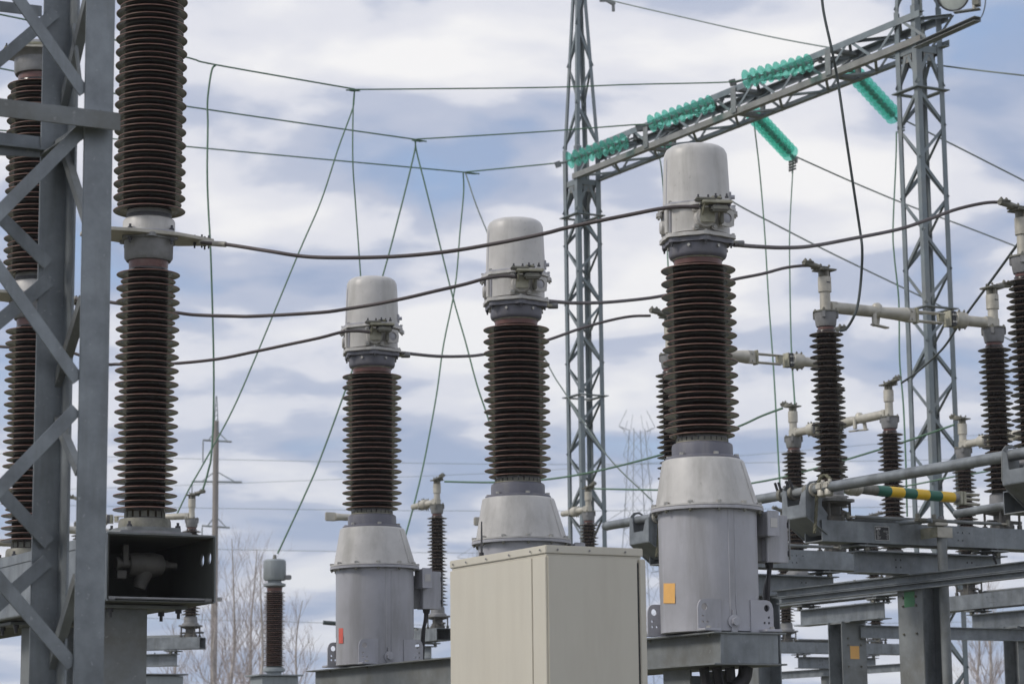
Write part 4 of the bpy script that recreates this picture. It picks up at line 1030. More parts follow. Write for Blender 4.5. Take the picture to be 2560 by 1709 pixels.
# ------------------------------------------------------------------ heavy conductors
def hcable(pts, r, label, sock=None):
    t = thing('conductor', label, 'cable', A(*pts[0]))
    o = t.location
    P = [A(*p) - o for p in pts]
    MB().tube(spline(P, 8), r, 10).build('conductor_strand', CABLE, t)
    for (i0, i1, rr) in (sock or []):
        a_, b_ = P[i0], P[i1]; d_ = (b_ - a_).normalized()
        MB().cyl(a_ - d_ * .0, b_, rr, rr, 14).build('cable_lug', ALU, t, 0.003)
    return t
hcable([(498, 606, 12.55), (520, 608, 12.5), (565, 611, 12.45), (668, 627, 12.15), (757, 640.6, 12.1), (846, 644, 12.05), (980, 641.5, 12.0), (1114, 629.5, 11.95), (1248, 607, 11.9), (1360, 584, 11.85), (1414, 570, 11.85), (1505, 550.6, 11.8), (1578, 536, 11.78), (1650, 522, 11.76), (1700, 517, 11.76), (1748, 518, 11.76)], 0.0098,
       'nearest brown heavy cable sagging from the breaker to the nearest transformer', [(0, 2, 0.0145)])
hcable([(150, 744, 13.9), (190, 748, 13.85), (262, 753.5, 13.8), (350, 767, 13.75), (440, 781, 13.7), (490, 787, 13.7), (581, 790, 13.65), (640, 790, 13.6), (800, 781, 13.5), (873, 771, 13.5), (945, 759, 13.45), (1018, 744, 13.4), (1090, 727, 13.4), (1163, 710, 13.4), (1218, 695, 13.38), (1262, 690, 13.38), (1296, 693, 13.38)], 0.0098,
       'middle heavy cable sagging from the breaker to the middle transformer', [(0, 1, 0.0145)])
hcable([(-60, 858, 15.5), (0, 866, 15.45), (60, 868, 15.4), (160, 876, 15.35), (258, 908, 15.3), (294, 910, 15.3), (350, 911, 15.2), (440, 908, 15.2), (545, 897, 15.15), (640, 878, 15.1), (720, 861, 15.05), (800, 844, 15.0), (854, 830, 15.0), (890, 827, 15.0), (925, 830, 15.0)], 0.0098,
       'farthest heavy cable sagging from the breaker to the farthest transformer')
hcable([(1833, 611, 12.0), (1860, 614, 12.1), (1905, 617, 12.4), (1960, 619, 12.7), (2029, 615, 13.1), (2138, 595, 13.7), (2247, 573, 14.2), (2320, 549, 14.5), (2392, 523, 14.8), (2465, 507, 14.95), (2520, 506, 15.0)], 0.0105,
       'heavy cable rising right from the nearest transformer to the terminal at the right edge')
hcable([(1366, 752, 13.6), (1433, 757, 14.1), (1505, 756, 14.6), (1578, 750, 15.1), (1647, 741, 15.4), (1740, 722, 15.8), (1832, 699, 16.1), (1905, 684.5, 16.3), (1960, 670, 16.5), (2000, 664.5, 16.6), (2024, 664, 16.65)], 0.0105,
       'heavy cable from the middle transformer passing behind the nearest one')
hcable([(1000, 881, 15.2), (1091, 890, 15.9), (1163, 890, 16.4), (1207, 886, 16.7), (1290, 872, 17.2), (1374, 848, 17.6), (1451, 821, 17.9), (1523, 801, 18.1), (1578, 790.6, 18.25), (1626, 789, 18.3)], 0.0105,
       'heavy cable from the farthest transformer passing behind the middle one')

# ------------------------------------------------------------------ disconnectors
YC = 16.7
def zc1(py): return A(2066 + (py - 800) * 0.036, py, YC).z
cC = A(2071, 1000, YC)
C1 = Vector((cC.x, YC, 0))
DL = 1.47
BZ = zc1(1304)            # top of the base channel
def t_col(t, x, sgn, open_arm=None):
    c = (x, 0, 0)
    def lt(name, prof, mat, n=40, ang=38, cap=True): return MB().lathe(prof, n, c, cap=cap).build(name, mat, t, ang=ang)
    zf = zc1(1250)
    lt('bearing_housing', [(0.085, BZ + .001), (0.085, BZ + .03), (0.06, BZ + .045), (0.06, zf - .045), (0.12, zf - .03), (0.125, zf - .018), (0.09, zf - .0165)], GEAR)
    MB().box((x + sgn * .02, 0, BZ + .055), (0.30, 0.035, 0.022)).build('crank_lever', GEAR, t, 0.004)
    for k in range(4):
        a_ = PI / 4 + k * PI / 2
        mb = MB(); mb.cyl((x + .12 * math.cos(a_), .12 * math.sin(a_), BZ + .001), (x + .12 * math.cos(a_), .12 * math.sin(a_), zf - .02), 0.009, 0.009, 6)
        mb.cyl((x + .12 * math.cos(a_), .12 * math.sin(a_), BZ + .001), (x + .12 * math.cos(a_), .12 * math.sin(a_), BZ + .03), 0.018, 0.018, 6)
        mb.build('stud', GEAR, t, smooth=False)
    MB().prism(lobed(0.135, 0.02, 4, PI / 4), (x, 0, zf - .016), (x, 0, zf + .002), (1, 0, 0), (0, 1, 0)).build('base_plate', CASTG, t, 0.003)
    zs0, zs1 = zc1(837), zc1(1189)
    n = 14; pt = (zc1(837) - zc1(1174)) / 12; zl = zs0 - (n - 1) * pt
    lt('base_collar', [(0.09, zf + .003), (0.105, zf + .004), (0.103, zf + 0.02), (0.084, zf + .032), (0.08, max(zf + .05, zl - .03)), (0.068, max(zf + .055, zl - .02))], CASTG)
    pr, ze = shed_prof(zs0, pt, n, 0.1175, 0.099, 0.064, last_small=False)
    pr[-1] = (0.064, zl - .03)
    sheds(pr, 48, c, RIMF).build('insulator', PORCF, t, ang=60)
    lt('porcelain_neck', [(0.04, zs0 + .01), (0.062, zs0 + .012), (0.056, zs0 + .03), (0.058, zs0 + .052), (0.04, zs0 + .052)], PORCR)
    zcp0, zcp1 = zc1(817), zc1(778)
    lt('cap_casting', [(0.05, zcp0 - .002), (0.066, zcp0), (0.07, zcp0 + .012), (0.079, zcp1 - .022), (0.079, zcp1 - .010)], CASTG)
    lt('cap_flange', [(0.06, zcp1 - .010), (0.087, zcp1 - .0095), (0.087, zcp1), (0.03, zcp1 + .0005)], ALUD)
    for k in range(4):
        a_ = PI / 4 + k * PI / 2
        p = Vector((x + .072 * math.cos(a_), .072 * math.sin(a_), 0))
        MB().box(p + ZV * (zcp1 - .03), (0.03, 0.03, 0.05), (math.cos(a_), math.sin(a_), 0), (-math.sin(a_), math.cos(a_), 0), ZV).build('cap_lug', CASTG, t, 0.005)
        bolt(HEXN, t, p + ZV * zcp1).scale = (1.2, 1.2, 1.2)
    zt0, zt1, zt2 = zcp1, zc1(730), zc1(693)
    ztop = zc1(678)
    lt('terminal_tube', [(0.038, zt0 - .001), (0.036, zt1 + .01), (0.03, zt1 + .01)], ALU, 28)
    lt('terminal_sleeve', [(0.036, zt1 - .001), (0.0455, zt1), (0.0455, zt2), (0.036, zt2 + .002)], ALU, 28)
    MB().box((x, -0.0455, (zt1 + zt2) / 2 + .01), (0.03, 0.002, 0.008)).build('slot', BOLTD, t, smooth=False)
    MB().box((x, 0, (zt2 + ztop) / 2 + .002), (0.085, 0.03, ztop - zt2 + .004)).build('web_rib', ALUD, t, 0.003)
    MB().box((x, 0, (zt2 + ztop) / 2 + .002), (0.006, 0.09, ztop - zt2)).build('web_rib', ALU, t, 0.001)
    MB().box((x, 0, ztop + .006), (0.13, 0.12, 0.012)).build('terminal_plate', ALUD, t, 0.003)
    MB().box((x + sgn * .035, 0, ztop + .020), (0.10, 0.09, 0.015)).build('clamp_plate', ALUD, t, 0.005)
    mb = MB(); mb.tube([(x + sgn * .05, 0, ztop + .024), (x + sgn * .11, 0, ztop + .038), (x + sgn * .17, 0, ztop + .046)], 0.021, 10); mb.build('clamp_jaw', ALUD, t)
    MB().box((x + sgn * .135, 0, ztop + .052), (0.075, 0.06, 0.014)).build('clamp_keeper', ALUD, t, 0.006)
    for (a_, b_) in ((-.02, -.03), (-.02, .03), (.05, -.03), (.05, .03)):
        bolt(HEXN, t, (x + sgn * a_, b_, ztop + .028))
    for a_ in (.115, .155): bolt(HEXN, t, (x + sgn * a_, 0, ztop + .059)).scale = (1.3, 1.3, 1.2)
ZARM = zc1(767)
def arm_a(t, x, d):
    """plug arm from column x along direction d (unit, horizontal)"""
    d = Vector(d).normalized(); s = d.cross(ZV)
    o = Vector((x, 0, ZARM))
    MB().box(o + d * .06, (0.07, 0.07, 0.075), d, s, ZV).build('arm_socket', ALU, t, 0.01)
    MB().lathe([(0.032, .05), (0.040, .08), (0.040, .42), (0.034, .44)], 24, o, axis=d).build('arm_tube', ALU, t)
    mb = MB(); mb.lathe([(0.001, .063), (0.02, .061), (0.036, .045), (0.040, .02), (0.040, -.004)], 24, o + d * .44, cap=False); mb.build('hinge_cap', ALU, t)
    MB().cyl(o + d * .47 - s * .03 + ZV * .02, o + d * .46 - s * .035 - ZV * .085, 0.021, 0.018, 14).build('contact_leg', ALU, t)
    MB().cyl(o + d * .40 + s * .02 - ZV * .01, o + d * .39 + s * .03 - ZV * .105, 0.018, 0.018, 14).build('contact_leg', ALU, t)
    MB().box(o + d * .46 - s * .0 - ZV * .098, (0.20, 0.035, 0.012), (d * .93 - s * .36).normalized(), (s * .93 + d * .36).normalized(), ZV).build('earth_contact_bar', ALU, t, 0.003)
    MB().lathe([(0.034, .44), (0.038, .47), (0.044, .60), (0.052, .69), (0.02, .70)], 24, o, axis=d).build('arm_taper', ALU, t)
    MB().box(o + d * .735, (0.10, 0.035, 0.10), d, s, ZV).build('contact_block', ALU, t, 0.004)
    MB().box(o + d * .775, (0.02, 0.06, 0.112), d, s, ZV).build('contact_block', PADM, t, 0.004)
    for (a_, b_) in ((.705, .028), (.735, .028), (.705, -.028), (.735, -.028)):
        bolt(HEX, t, o + d * a_ - s * .0175 + ZV * b_, (-s).to_track_quat('Z', 'Y').to_euler())
        bolt(HEX, t, o + d * a_ + s * .0175 + ZV * b_, s.to_track_quat('Z', 'Y').to_euler())
    for sy in (-.022, .022):
        for sz in (-.036, .03):
            MB().cyl(o + d * .775 + s * sy + ZV * sz, o + d * 1.02 + s * sy * .8 + ZV * sz, 0.0065, 0.0065, 8).build('finger', ALU, t)
    MB().box(o + d * .995, (0.05, 0.04, 0.06), d, s, ZV).build('finger_bridge', PADM, t, 0.006)
def arm_b(t, x, d, cut=1.0):
    d = Vector(d).normalized(); s = d.cross(ZV)
    o = Vector((x, 0, ZARM))
    MB().box(o + d * .03, (0.13, 0.075, 0.085), d, s, ZV).build('arm_socket', ALU, t, 0.012)
    MB().lathe([(0.034, .06), (0.038, .08), (0.038, .28), (0.03, .285)], 24, o, axis=d).build('arm_tube', ALU, t)
    MB().lathe([(0.04, .25), (0.058, .262), (0.062, .30), (0.060, .36), (0.046, .37)], 20, o, axis=d).build('jaw_clamp', ALU, t)
    MB().box(o + d * .385, (0.04, 0.085, 0.105), d, s, ZV).build('jaw_plate', BOLTD, t, 0.004)
    MB().box(o + d * .412, (0.012, 0.08, 0.11), d, s, ZV).build('jaw_plate', PADM, t, 0.003)
    for a_ in (.375, .395):
        for b_ in (-.025, .025): bolt(HEX, t, o + d * a_ - s * .0425 + ZV * b_, (-s).to_track_quat('Z', 'Y').to_euler())
    for a_ in (.285, .33):
        for b_ in (-.03, .03): bolt(HEXN, t, o + d * a_ + s * b_ + ZV * .055); bolt(HEXN, t, o + d * a_ + s * b_ - ZV * .055, (PI, 0, 0))

def make_disc(label, opened=False):
    t = thing('disconnector', label, 'disconnector', (0, 0, 0), RZ, 'centre-break disconnectors')
    BH_ = 0.142
    holes = []
    for xx in (0.99, 1.03, 1.09): holes.append(circ(xx, BZ - .045, .0055, 8))
    for xx in (0.99, 1.03): holes.append(circ(xx, BZ - .098, .0055, 8))
    outer = [(-0.16, BZ - BH_), (DL + .42, BZ - BH_), (DL + .42, BZ), (-0.16, BZ)]
    for sy in (-1, 1):
        mb = MB(); mb.holed(outer, [h[::-1] for h in holes], (0, sy * .096, 0), (1, 0, 0), (0, 0, 1), 0.007); mb.build('base_channel_web', GALV, t, ang=30)
    MB().box((DL / 2 + .13, 0, BZ - .0045), (DL + .58, 0.184, 0.007)).build('base_channel_top', GALV, t, smooth=False)
    MB().box((DL / 2 + .13, 0, BZ - BH_ + .004), (DL + .58, 0.184, 0.007)).build('base_channel_bottom', GALVD, t, smooth=False)
    t_col(t, 0, -1); t_col(t, DL, 1)
    if opened:
        arm_a(t, 0, (0.15, 1, 0)) if False else arm_b(t, 0, (1, 0, 0))
        MB().lathe([(0.045, .37), (0.04, .42), (0.034, .62), (0.02, .63)], 20, Vector((0, 0, ZARM)), axis=(1, 0, 0)).build('arm_taper', ALU, t)
        MB().box((DL - .05, 0, ZARM), (0.07, 0.07, 0.075)).build('arm_socket', ALU, t, 0.01)
    else:
        arm_a(t, 0, (1, 0, 0)); arm_b(t, DL, (-1, 0, 0))
    # coupling rods above the channel
    for (yy, z_, x0, x1) in ((-.10, BZ + .03, .12, DL - .10), (-.07, BZ + .012, .10, .62)):
        MB().cyl((x0, yy, z_), (x1, yy, z_), 0.0125, 0.0125, 10).build('coupling_rod', GALVD, t)
        for xx, sg in ((x0, -1), (x1, 1)):
            MB().cyl((xx, yy, z_), (xx + sg * .06, yy, z_), 0.007, 0.007, 8).build('rod_end', ALU, t)
            MB().cyl((xx + sg * .065, yy, z_ - .015), (xx + sg * .065, yy, z_ + .03), 0.014, 0.014, 6).build('rod_pin', ALUD, t)
    # spacers under the channel
    for xx in (0.22, DL - .12):
        MB().box((xx, 0, BZ - BH_ - .018), (0.16, 0.22, 0.012)).build('spacer_plate', GALVD, t, 0.002)
        for sy in (-.08, .08):
            MB().cyl((xx, sy, BZ - BH_ - .06), (xx, sy, BZ - BH_ - .0), 0.010, 0.010, 8).build('spacer_bolt', CASTG, t)
            MB().cyl((xx, sy, BZ - BH_ - .05), (xx, sy, BZ - BH_ - .028), 0.021, 0.021, 6).build('nut', ALUD, t, smooth=False)
    return t
SZ = zc1(1374)
def make_stand(label):
    t = thing('apparatus_stand', label, 'steel stand', (0, 0, 0), RZ, 'steel stands under the disconnectors')
    h = 0.15
    xs = (0.17, 1.44)
    mb = MB(); mb.prism(I_poly(0.16, h, 0.007, 0.009), (xs[0], 0, SZ - h / 2), (xs[1], 0, SZ - h / 2), (0, 1, 0), (0, 0, 1)); mb.build('cross_beam', GALV, t, smooth=False)
    for xx in (0.52, 0.56, 1.14, 1.18):
        for zz2 in (SZ - .05, SZ - .10):
            MB().cyl((xx, -0.0045, zz2), (xx, -0.003, zz2), 0.0065, 0.0065, 8).build('bolt_hole', RUBBER, t)
    px_ = DL / 2
    zt_ = SZ - h - .001
    for s_ in (-1, 1): MB().box((px_ + s_ * .10, 0, zt_ / 2), (0.012, 0.27, zt_)).build('post_flange', GALVD if s_ < 0 else GALV, t, 0.002)
    MB().box((px_, 0, zt_ / 2 - .01), (0.186, 0.009, zt_ - .03)).build('post_web', GALV, t, smooth=False)
    MB().box((px_, 0, zt_ - .012), (0.186, 0.24, 0.010)).build('post_cap', GALVD, t, smooth=False)
    return t
def tube_bracket(t):
    tx_, ty_ = DL / 2, -0.24
    MB().box((tx_ - .0, -.17, BZ - .034), (0.12, 0.20, 0.008)).build('tube_bracket', PADM, t, 0.001)
    MB().box((tx_, -.274, BZ - .068), (0.13, 0.008, 0.07)).build('tube_bracket', ALU, t, 0.002)
    MB().box((tx_ - .066, -.17, BZ - .068), (0.006, 0.205, 0.07)).build('tube_bracket', PADM, t, 0.002)
    MB().box((tx_ - .03, -.24, BZ - .012), (0.11, 0.09, 0.022)).build('bearing_block', ALU, t, 0.004)
    MB().box((tx_ - .09, -.24, BZ + .012), (0.24, 0.07, 0.024)).build('crank_arm', ALUD, t, 0.008)
    MB().cyl((tx_, -.24, BZ - .03), (tx_, -.24, BZ + .045), 0.022, 0.022, 12).build('crank_shaft', CASTG, t)
    for xx in (-.2, -.06): MB().cyl((tx_ + xx, -.24, BZ + .02), (tx_ + xx, -.24, BZ + .055), 0.016, 0.016, 6).build('crank_bolt', ALUD, t)
def pt_at(px, Y): 
    q = A(px, 1300, Y); return Vector((q.x, Y, 0))
labsD = [
    ('disconnector carrying the black nameplate, its pale arm reaching right past the nearer gantry tower', 0),
    ('disconnector at the right edge, nearest of all and cut off by the frame', 0),
    ('disconnector mostly hidden behind the nearest transformer, its jaw showing right of the ribs', 0),
    ('smaller disconnector whose two arms pass behind the one with the nameplate', 0),
    ('small disconnector at the right behind the rear gantry tower legs', 0),
    ('open disconnector just right of the farthest transformer', 1),
    ('open disconnector in front of the farther gantry tower, right of the middle transformer', 1),
    ('disconnector seen just right of the breaker column, behind its housing', 0),
    ('tiny farthest disconnector low down behind the steel posts', 0)]
C4 = C1 + UX * 1.97; C3 = C1 - UX * 2.05
S1 = Vector((A(1984, 1100, 23.2).x, 23.2, 0)); S3 = S1 + VX * 2.03
S4 = Vector((A(1093, 1330, 28.9).x, 28.9, 0)); S5 = Vector((A(1472, 1330, 29.9).x, 29.9, 0))
S6 = Vector((A(479, 1330, 30.2).x, 30.2, 0)); S8 = Vector((A(1966, 1560, 32.9).x, 32.9, 0))
RU = RZ - PI / 2
places = [(C1, RZ), (C3, RZ), (C4, RZ), (S1 - UX * DL, RZ + PI / 2), (S3 - UX * DL, RZ + PI / 2), (S4, RZ + PI / 2), (S5, RZ + PI / 2), (S6, R(165)), (S8, RZ)]
protoD = make_disc(labsD[0][0])
protoO = make_disc(labsD[5][0], True)
stand0 = make_stand('steel stand with the green sticker under the disconnector with the nameplate')
slabs = ['steel stand with the green sticker under the disconnector with the nameplate', 'stand under the disconnector cut off by the right edge', 'stand behind the tank of the nearest transformer',
         'stand with the amber sticker left of the green stickered one', 'stand at the lower right, its dark tube post standing by the frame edge', 'stand under the open disconnector right of the farthest transformer',
         'stand hidden behind the cream cabinet', 'stand low behind the open end of the breaker housing', 'smallest farthest stand behind the amber stickered one']
discs = []; stands = []
for i, (p, rz) in enumerate(places):
    op = labsD[i][1]
    if i == 0: o = protoD
    elif i == 5: o = protoO
    else: o = copy_tree(protoO if op else protoD)
    o.location = p; o.rotation_euler = (0, 0, rz); o['label'] = labsD[i][0]; discs.append(o)
    s = stand0 if i == 0 else copy_tree(stand0)
    s.location = p; s.rotation_euler = (0, 0, rz); s['label'] = slabs[i]; stands.append(s)
tube_bracket(discs[0])
s3b = thing('x', None, None); s3b.name = 'tmp_holder'
for o in (stands[0], stands[1]):
    MB().cyl((DL / 2, -0.24, 0.9), (DL / 2, -0.24, BZ - .03), 0.034, 0.034, 20).build('operating_tube', GALVD, o)
bpy.data.objects.remove(s3b)

# nameplate on the base channel of the first one
np_ = MB().box((0.335, -0.1015, BZ - .074), (0.118, 0.002, 0.094)).build('nameplate', PLATE, protoD, smooth=False)
fr = MB()
for (cx, cz, sx, sz) in ((0, .0455, .120, .003), (0, -.0455, .120, .003), (-.0585, 0, .003, .094), (.0585, 0, .003, .094)):
    fr.box((0.335 + cx, -0.1032, BZ - .074 + cz), (sx, 0.0015, sz))
fr.build('border', WHITE, np_, smooth=False)
def text_mesh(s_, size, loc, parent, name='lettering', mat=WHITE, bold=0.0, align='LEFT'):
    cu = bpy.data.curves.new(name, 'FONT'); cu.body = s_; cu.size = size; cu.extrude = 0.0004; cu.offset = bold; cu.align_x = align
    tmp = bpy.data.objects.new('tmp', cu); col.objects.link(tmp)
    bpy.context.view_layer.update()
    me = bpy.data.meshes.new_from_object(tmp.evaluated_get(bpy.context.evaluated_depsgraph_get()))
    bpy.data.objects.remove(tmp); bpy.data.curves.remove(cu)
    me.materials.clear(); me.materials.append(mat)
    o = bpy.data.objects.new(name, me); col.objects.link(o); o.parent = parent; o.location = loc; o.rotation_euler = (PI / 2, 0, 0)
    return o
text_mesh('ABB', 0.022, (0.285, -0.1031, BZ - .052), np_, bold=0.0011)
# fine print rows, too small to read in the photograph
fp = MB()
random.seed(3)
for k in range(9):
    zr = BZ - .060 - k * .0062
    wl = random.uniform(.012, .034); fp.box((0.292 + wl / 2, -0.1030, zr), (wl, 0.0006, 0.0018))
    wr = random.uniform(.008, .02) if k > 1 else .04
    fp.box((0.386 - wr / 2, -0.1030, zr + (.004 if k < 2 else 0)), (wr, 0.0006, 0.0018))
fp.build('fine_print', WHITE, np_, smooth=False)
for sx in (-.051, .051): MB().cyl((0.335 + sx, -.1026, BZ - .078), (0.335 + sx, -.1045, BZ - .078), .0022, .0022, 8).build('rivet', WHITE, np_)

# stickers on post flanges
MB().box((DL / 2 - .1075, 0.0, SZ - .15 - .165), (0.0012, 0.115, 0.105)).build('sticker', STG, stands[0], smooth=False)
MB().box((DL / 2 - .1075 , 0.0, SZ - .15 - .275), (0.0012, 0.10, 0.115)).build('sticker', STY, stands[3], smooth=False)

# black conduit looping off the cross beam left of the green stickered stand
for o, x_ in ((stands[3], 0.72), (stands[0], 1.30), (stands[7], 0.5)):
    MB().tube(spline([(x_, -.09, SZ + .02), (x_ + .005, -.10, SZ - .03), (x_ + .03, -.10, SZ - .09), (x_ + .035, -.09, SZ - .125), (x_ - .02, -.085, SZ - .13)]), .008, 6).build('conduit', RUBBER, o)
# fixing bolts where rails and beams meet the posts
for o in stands[:5]:
    for zz3 in (SZ - .30, SZ - .36, SZ - .55):
        for yy3 in (-.07, .07):
            bolt(HEXN, o, (DL / 2 - .106, yy3, zz3), (0, -PI / 2, 0))
            bolt(HEXN, o, (DL / 2 + .106, yy3, zz3), (0, PI / 2, 0))
    for xx3 in (.24, 1.36):
        for yy3 in (-.05, .05): bolt(HEXN, o, (xx3, yy3, SZ + .0), (0, 0, 0)).scale = (1.4, 1.4, 1.8)
    MB().box((DL / 2, 0, SZ - .156), (.36, .20, .010)).build('seat_plate', GALVD, o, 0.001)
# tie rails along the rows of posts
def rail(p, z_, d, l0, l1, h, label):
    t = MB(); y_ = ZV
    side_ = d.cross(ZV).normalized()
    t.prism(C_poly(0.055, h, 0.007), p + d * l0 + ZV * (z_ - h / 2), p + d * l1 + ZV * (z_ - h / 2), side_, ZV)
    return t.build('tie_rail', GALV, None, smooth=False, label=label, cat='steel rail')
rz1 = A(2300, 1431, 16.77).z
rail(C1 + VX * (DL / 2 - .138), rz1, -UX, -1.55, 3.2, 0.055, 'upper strip of the long channel rail climbing to the right across the front posts')
rail(C1 + VX * (DL / 2 - .136), rz1 - .058, -UX, -1.50, 3.2, 0.045, 'darker lower strip of the long channel rail climbing to the right across the front posts')
m1 = S1 - UX * (DL / 2)
rz2 = A(2120, 1562, 22.45).z
rail(m1 - UX * .15, rz2, VX, 0.06, 4.2, 0.115, 'level rail joining the amber stickered post to the posts on its right')
rail(S8 + VX * (DL / 2 - .14), A(1960, 1670, 33).z, -UX, -1.5, 2.5, 0.10, 'far thin rail low behind the amber stickered post')

# ------------------------------------------------------------------ earthing shaft, brackets and striped blade
sp0 = A(2022, 1226, 16.58)
shaft = thing('earthing_shaft', 'long grey horizontal tube climbing to the right in front of the disconnector insulators', 'tube', sp0)
MB().cyl(UX * 2.62, UX * 0.24, 0.034, 0.034, 20).build('tube', GALV, shaft)
MB().cyl(UX * 0.24, -UX * 0.22, 0.031, 0.031, 20).build('tube', GALVD, shaft)
MB().cyl(-UX * 0.20, -UX * 3.3, 0.036, 0.036, 24).build('tube', GALV, shaft)
MB().cyl(UX * 2.62, UX * 2.66, 0.036, 0.028, 20).build('end_cap', GALV, shaft, 0.003)
for s_ in (0.30, 0.17):
    MB().lathe([(0.034, -.018), (0.048, -.016), (0.05, 0), (0.048, .016), (0.034, .018)], 20, UX * s_, axis=UX).build('collar_clamp', ALUD, shaft)
    for q in (-1, 1): MB().cyl(UX * s_ + ZV * .03 - VX * .03 + UX * q * .02, UX * s_ + ZV * .085 - VX * .05 + UX * q * .02, .010, .010, 6).build('clamp_bolt', BOLTD, shaft)
for s_ in (-0.16, -0.24):
    MB().box(-UX * -s_ * 1.0 + ZV * .012, (0.07, 0.085, 0.05), UX, VX, ZV).build('block_clamp', ALU, shaft, 0.01)
    MB().lathe([(0.02, -.06), (0.03, -.05), (0.03, -.02), (0.02, 0.0)], 14, UX * s_ - ZV * .0 - VX * .01).build('clamp_boss', ALU, shaft)
    MB().cyl(UX * s_ + ZV * .03, UX * s_ + ZV * .055, .013, .013, 6).build('clamp_bolt', ALU, shaft)
MB().cyl(UX * 0.02, -UX * 0.02, 0.046, 0.046, 20).build('bush', ALUD, shaft)

def to_plane(px, py, o, axis_n):
    """pixel to world point on the vertical plane through o with horizontal normal axis_n"""
    d = _f * F + _R * (px - 1280) + _U * (854.5 - py)
    c = Vector((0, 0, EYE)); k = (o - c).dot(axis_n) / d.dot(axis_n)
    return c + d * k
def plate_px(pxs, o, n_, th, name, mat, parent, root, bevel=0.002, holes=()):
    X = n_.cross(ZV).normalized()
    if X.x < 0: X = -X
    pts = [to_plane(a_, b_, o, n_) for a_, b_ in pxs]
    loop = [((p - o).dot(X), p.z - o.z) for p in pts]
    hl = [[((p - o).dot(X), p.z - o.z) for p in [to_plane(h[0] + h[2] * math.cos(2 * PI * i / 16), h[1] + h[2] * math.sin(2 * PI * i / 16), o, n_) for i in range(16)]] for h in holes]
    return MB().holed(loop, hl, o - root, X, ZV, th).build(name, mat, parent, bevel if not holes else 0, ang=30)
def bracket_at(off, label, first):
    root = sp0.copy()
    t = thing('shaft_bracket', label, 'bracket', root, 0, 'sheet brackets holding the earthing shaft')
    oN = sp0 - UX * 0.055
    plate_px([(2014, 1226), (2016, 1212), (2024, 1203), (2036, 1201), (2047, 1206), (2054, 1222), (2054, 1264), (2103, 1333), (2089, 1352), (2069, 1351), (2037, 1314), (2016, 1288)], oN, UX, 0.008, 'front_sheet', GALV, t, root, holes=[(2036, 1218, 13)])
    oB = sp0 + UX * 0.21
    plate_px([(1956, 1240), (1958, 1222), (1966, 1212), (1980, 1210), (1990, 1217), (1996, 1232), (1998, 1296), (2030, 1318), (2026, 1352), (2010, 1352), (1968, 1312), (1956, 1290)], oB, UX, 0.008, 'rear_sheet', GALVD, t, root, holes=[(1978, 1228, 12)])
    oS = sp0 - VX * 0.088
    # left light sheet with its cut-out, in the plane facing left
    pa_ = [(1957, 1224), (1966, 1228), (1970, 1266), (1998, 1261), (2004, 1232), (2015, 1222), (2016, 1290), (1957, 1300)]
    plate_px(pa_, oS, VX, 0.007, 'side_sheet', GALV, t, root)
    q0 = to_plane(1957, 1299, oS, VX); q1 = to_plane(2016, 1289, oS, VX)
    w_ = VX * 0.17 - ZV * 0.11
    mb = MB(); mb.add([q0 - root, q1 - root, q1 + w_ - root, q0 + w_ - root, q0 - root - ZV * .006, q1 - root - ZV * .006, q1 + w_ - root - ZV * .006, q0 + w_ - root - ZV * .006], [(0, 1, 2, 3), (4, 5, 6, 7), (0, 1, 5, 4), (1, 2, 6, 5), (2, 3, 7, 6), (3, 0, 4, 7)])
    mb.build('bottom_sheet', GALVD, t)
    for (a_, b_) in ((2075, 1318), (2091, 1332), (2076, 1345)):
        p = to_plane(a_, b_, oN - UX * .004, UX) - root
        bolt(HEXN, t, p, (-UX).to_track_quat('Z', 'Y').to_euler()).scale = (1.6, 1.6, 1)
    MB().lathe([(0.035, -.012), (0.047, -.01), (0.047, .01), (0.035, .012)], 20, -UX * 0.065, axis=UX).build('bush', ALU, t)
    # braided earthing lead
    pts = [to_plane(2078, 1198, oN - UX * .12, UX), to_plane(2064, 1188, oN - UX * .06, UX), to_plane(2050, 1194, oN - UX * .05, UX), to_plane(2044, 1220, oN - UX * .035, UX), to_plane(2041, 1260, oN - UX * .03, UX), to_plane(2039, 1300, oN - UX * .03, UX), to_plane(2036, 1332, oN - UX * .03, UX)]
    c0 = spline([p - root for p in pts], 10)
    for ph in range(3):
        P = []
        for i, p in enumerate(c0):
            d_ = (c0[min(i + 1, len(c0) - 1)] - c0[max(i - 1, 0)]).normalized()
            x_ = d_.cross(UX).normalized(); y_ = d_.cross(x_)
            a_ = i * .55 + ph * 2 * PI / 3
            P.append(p + (x_ * math.cos(a_) + y_ * math.sin(a_)) * .0055)
        MB().tube(P, .0072, 6).build('earthing_lead', LEAD, t)
    return t
brk = bracket_at(0, 'bent sheet bracket with a braided lead at the left end of the nameplate channel', True)
b2 = copy_tree(brk); b2.location = sp0 - UX * 2.27; b2['label'] = 'bent sheet bracket with a braided lead at the right edge of the picture'
b3 = copy_tree(brk); b3.location = sp0 + UX * 1.97; b3['label'] = 'dark sheet bracket just left of the tank of the nearest transformer'

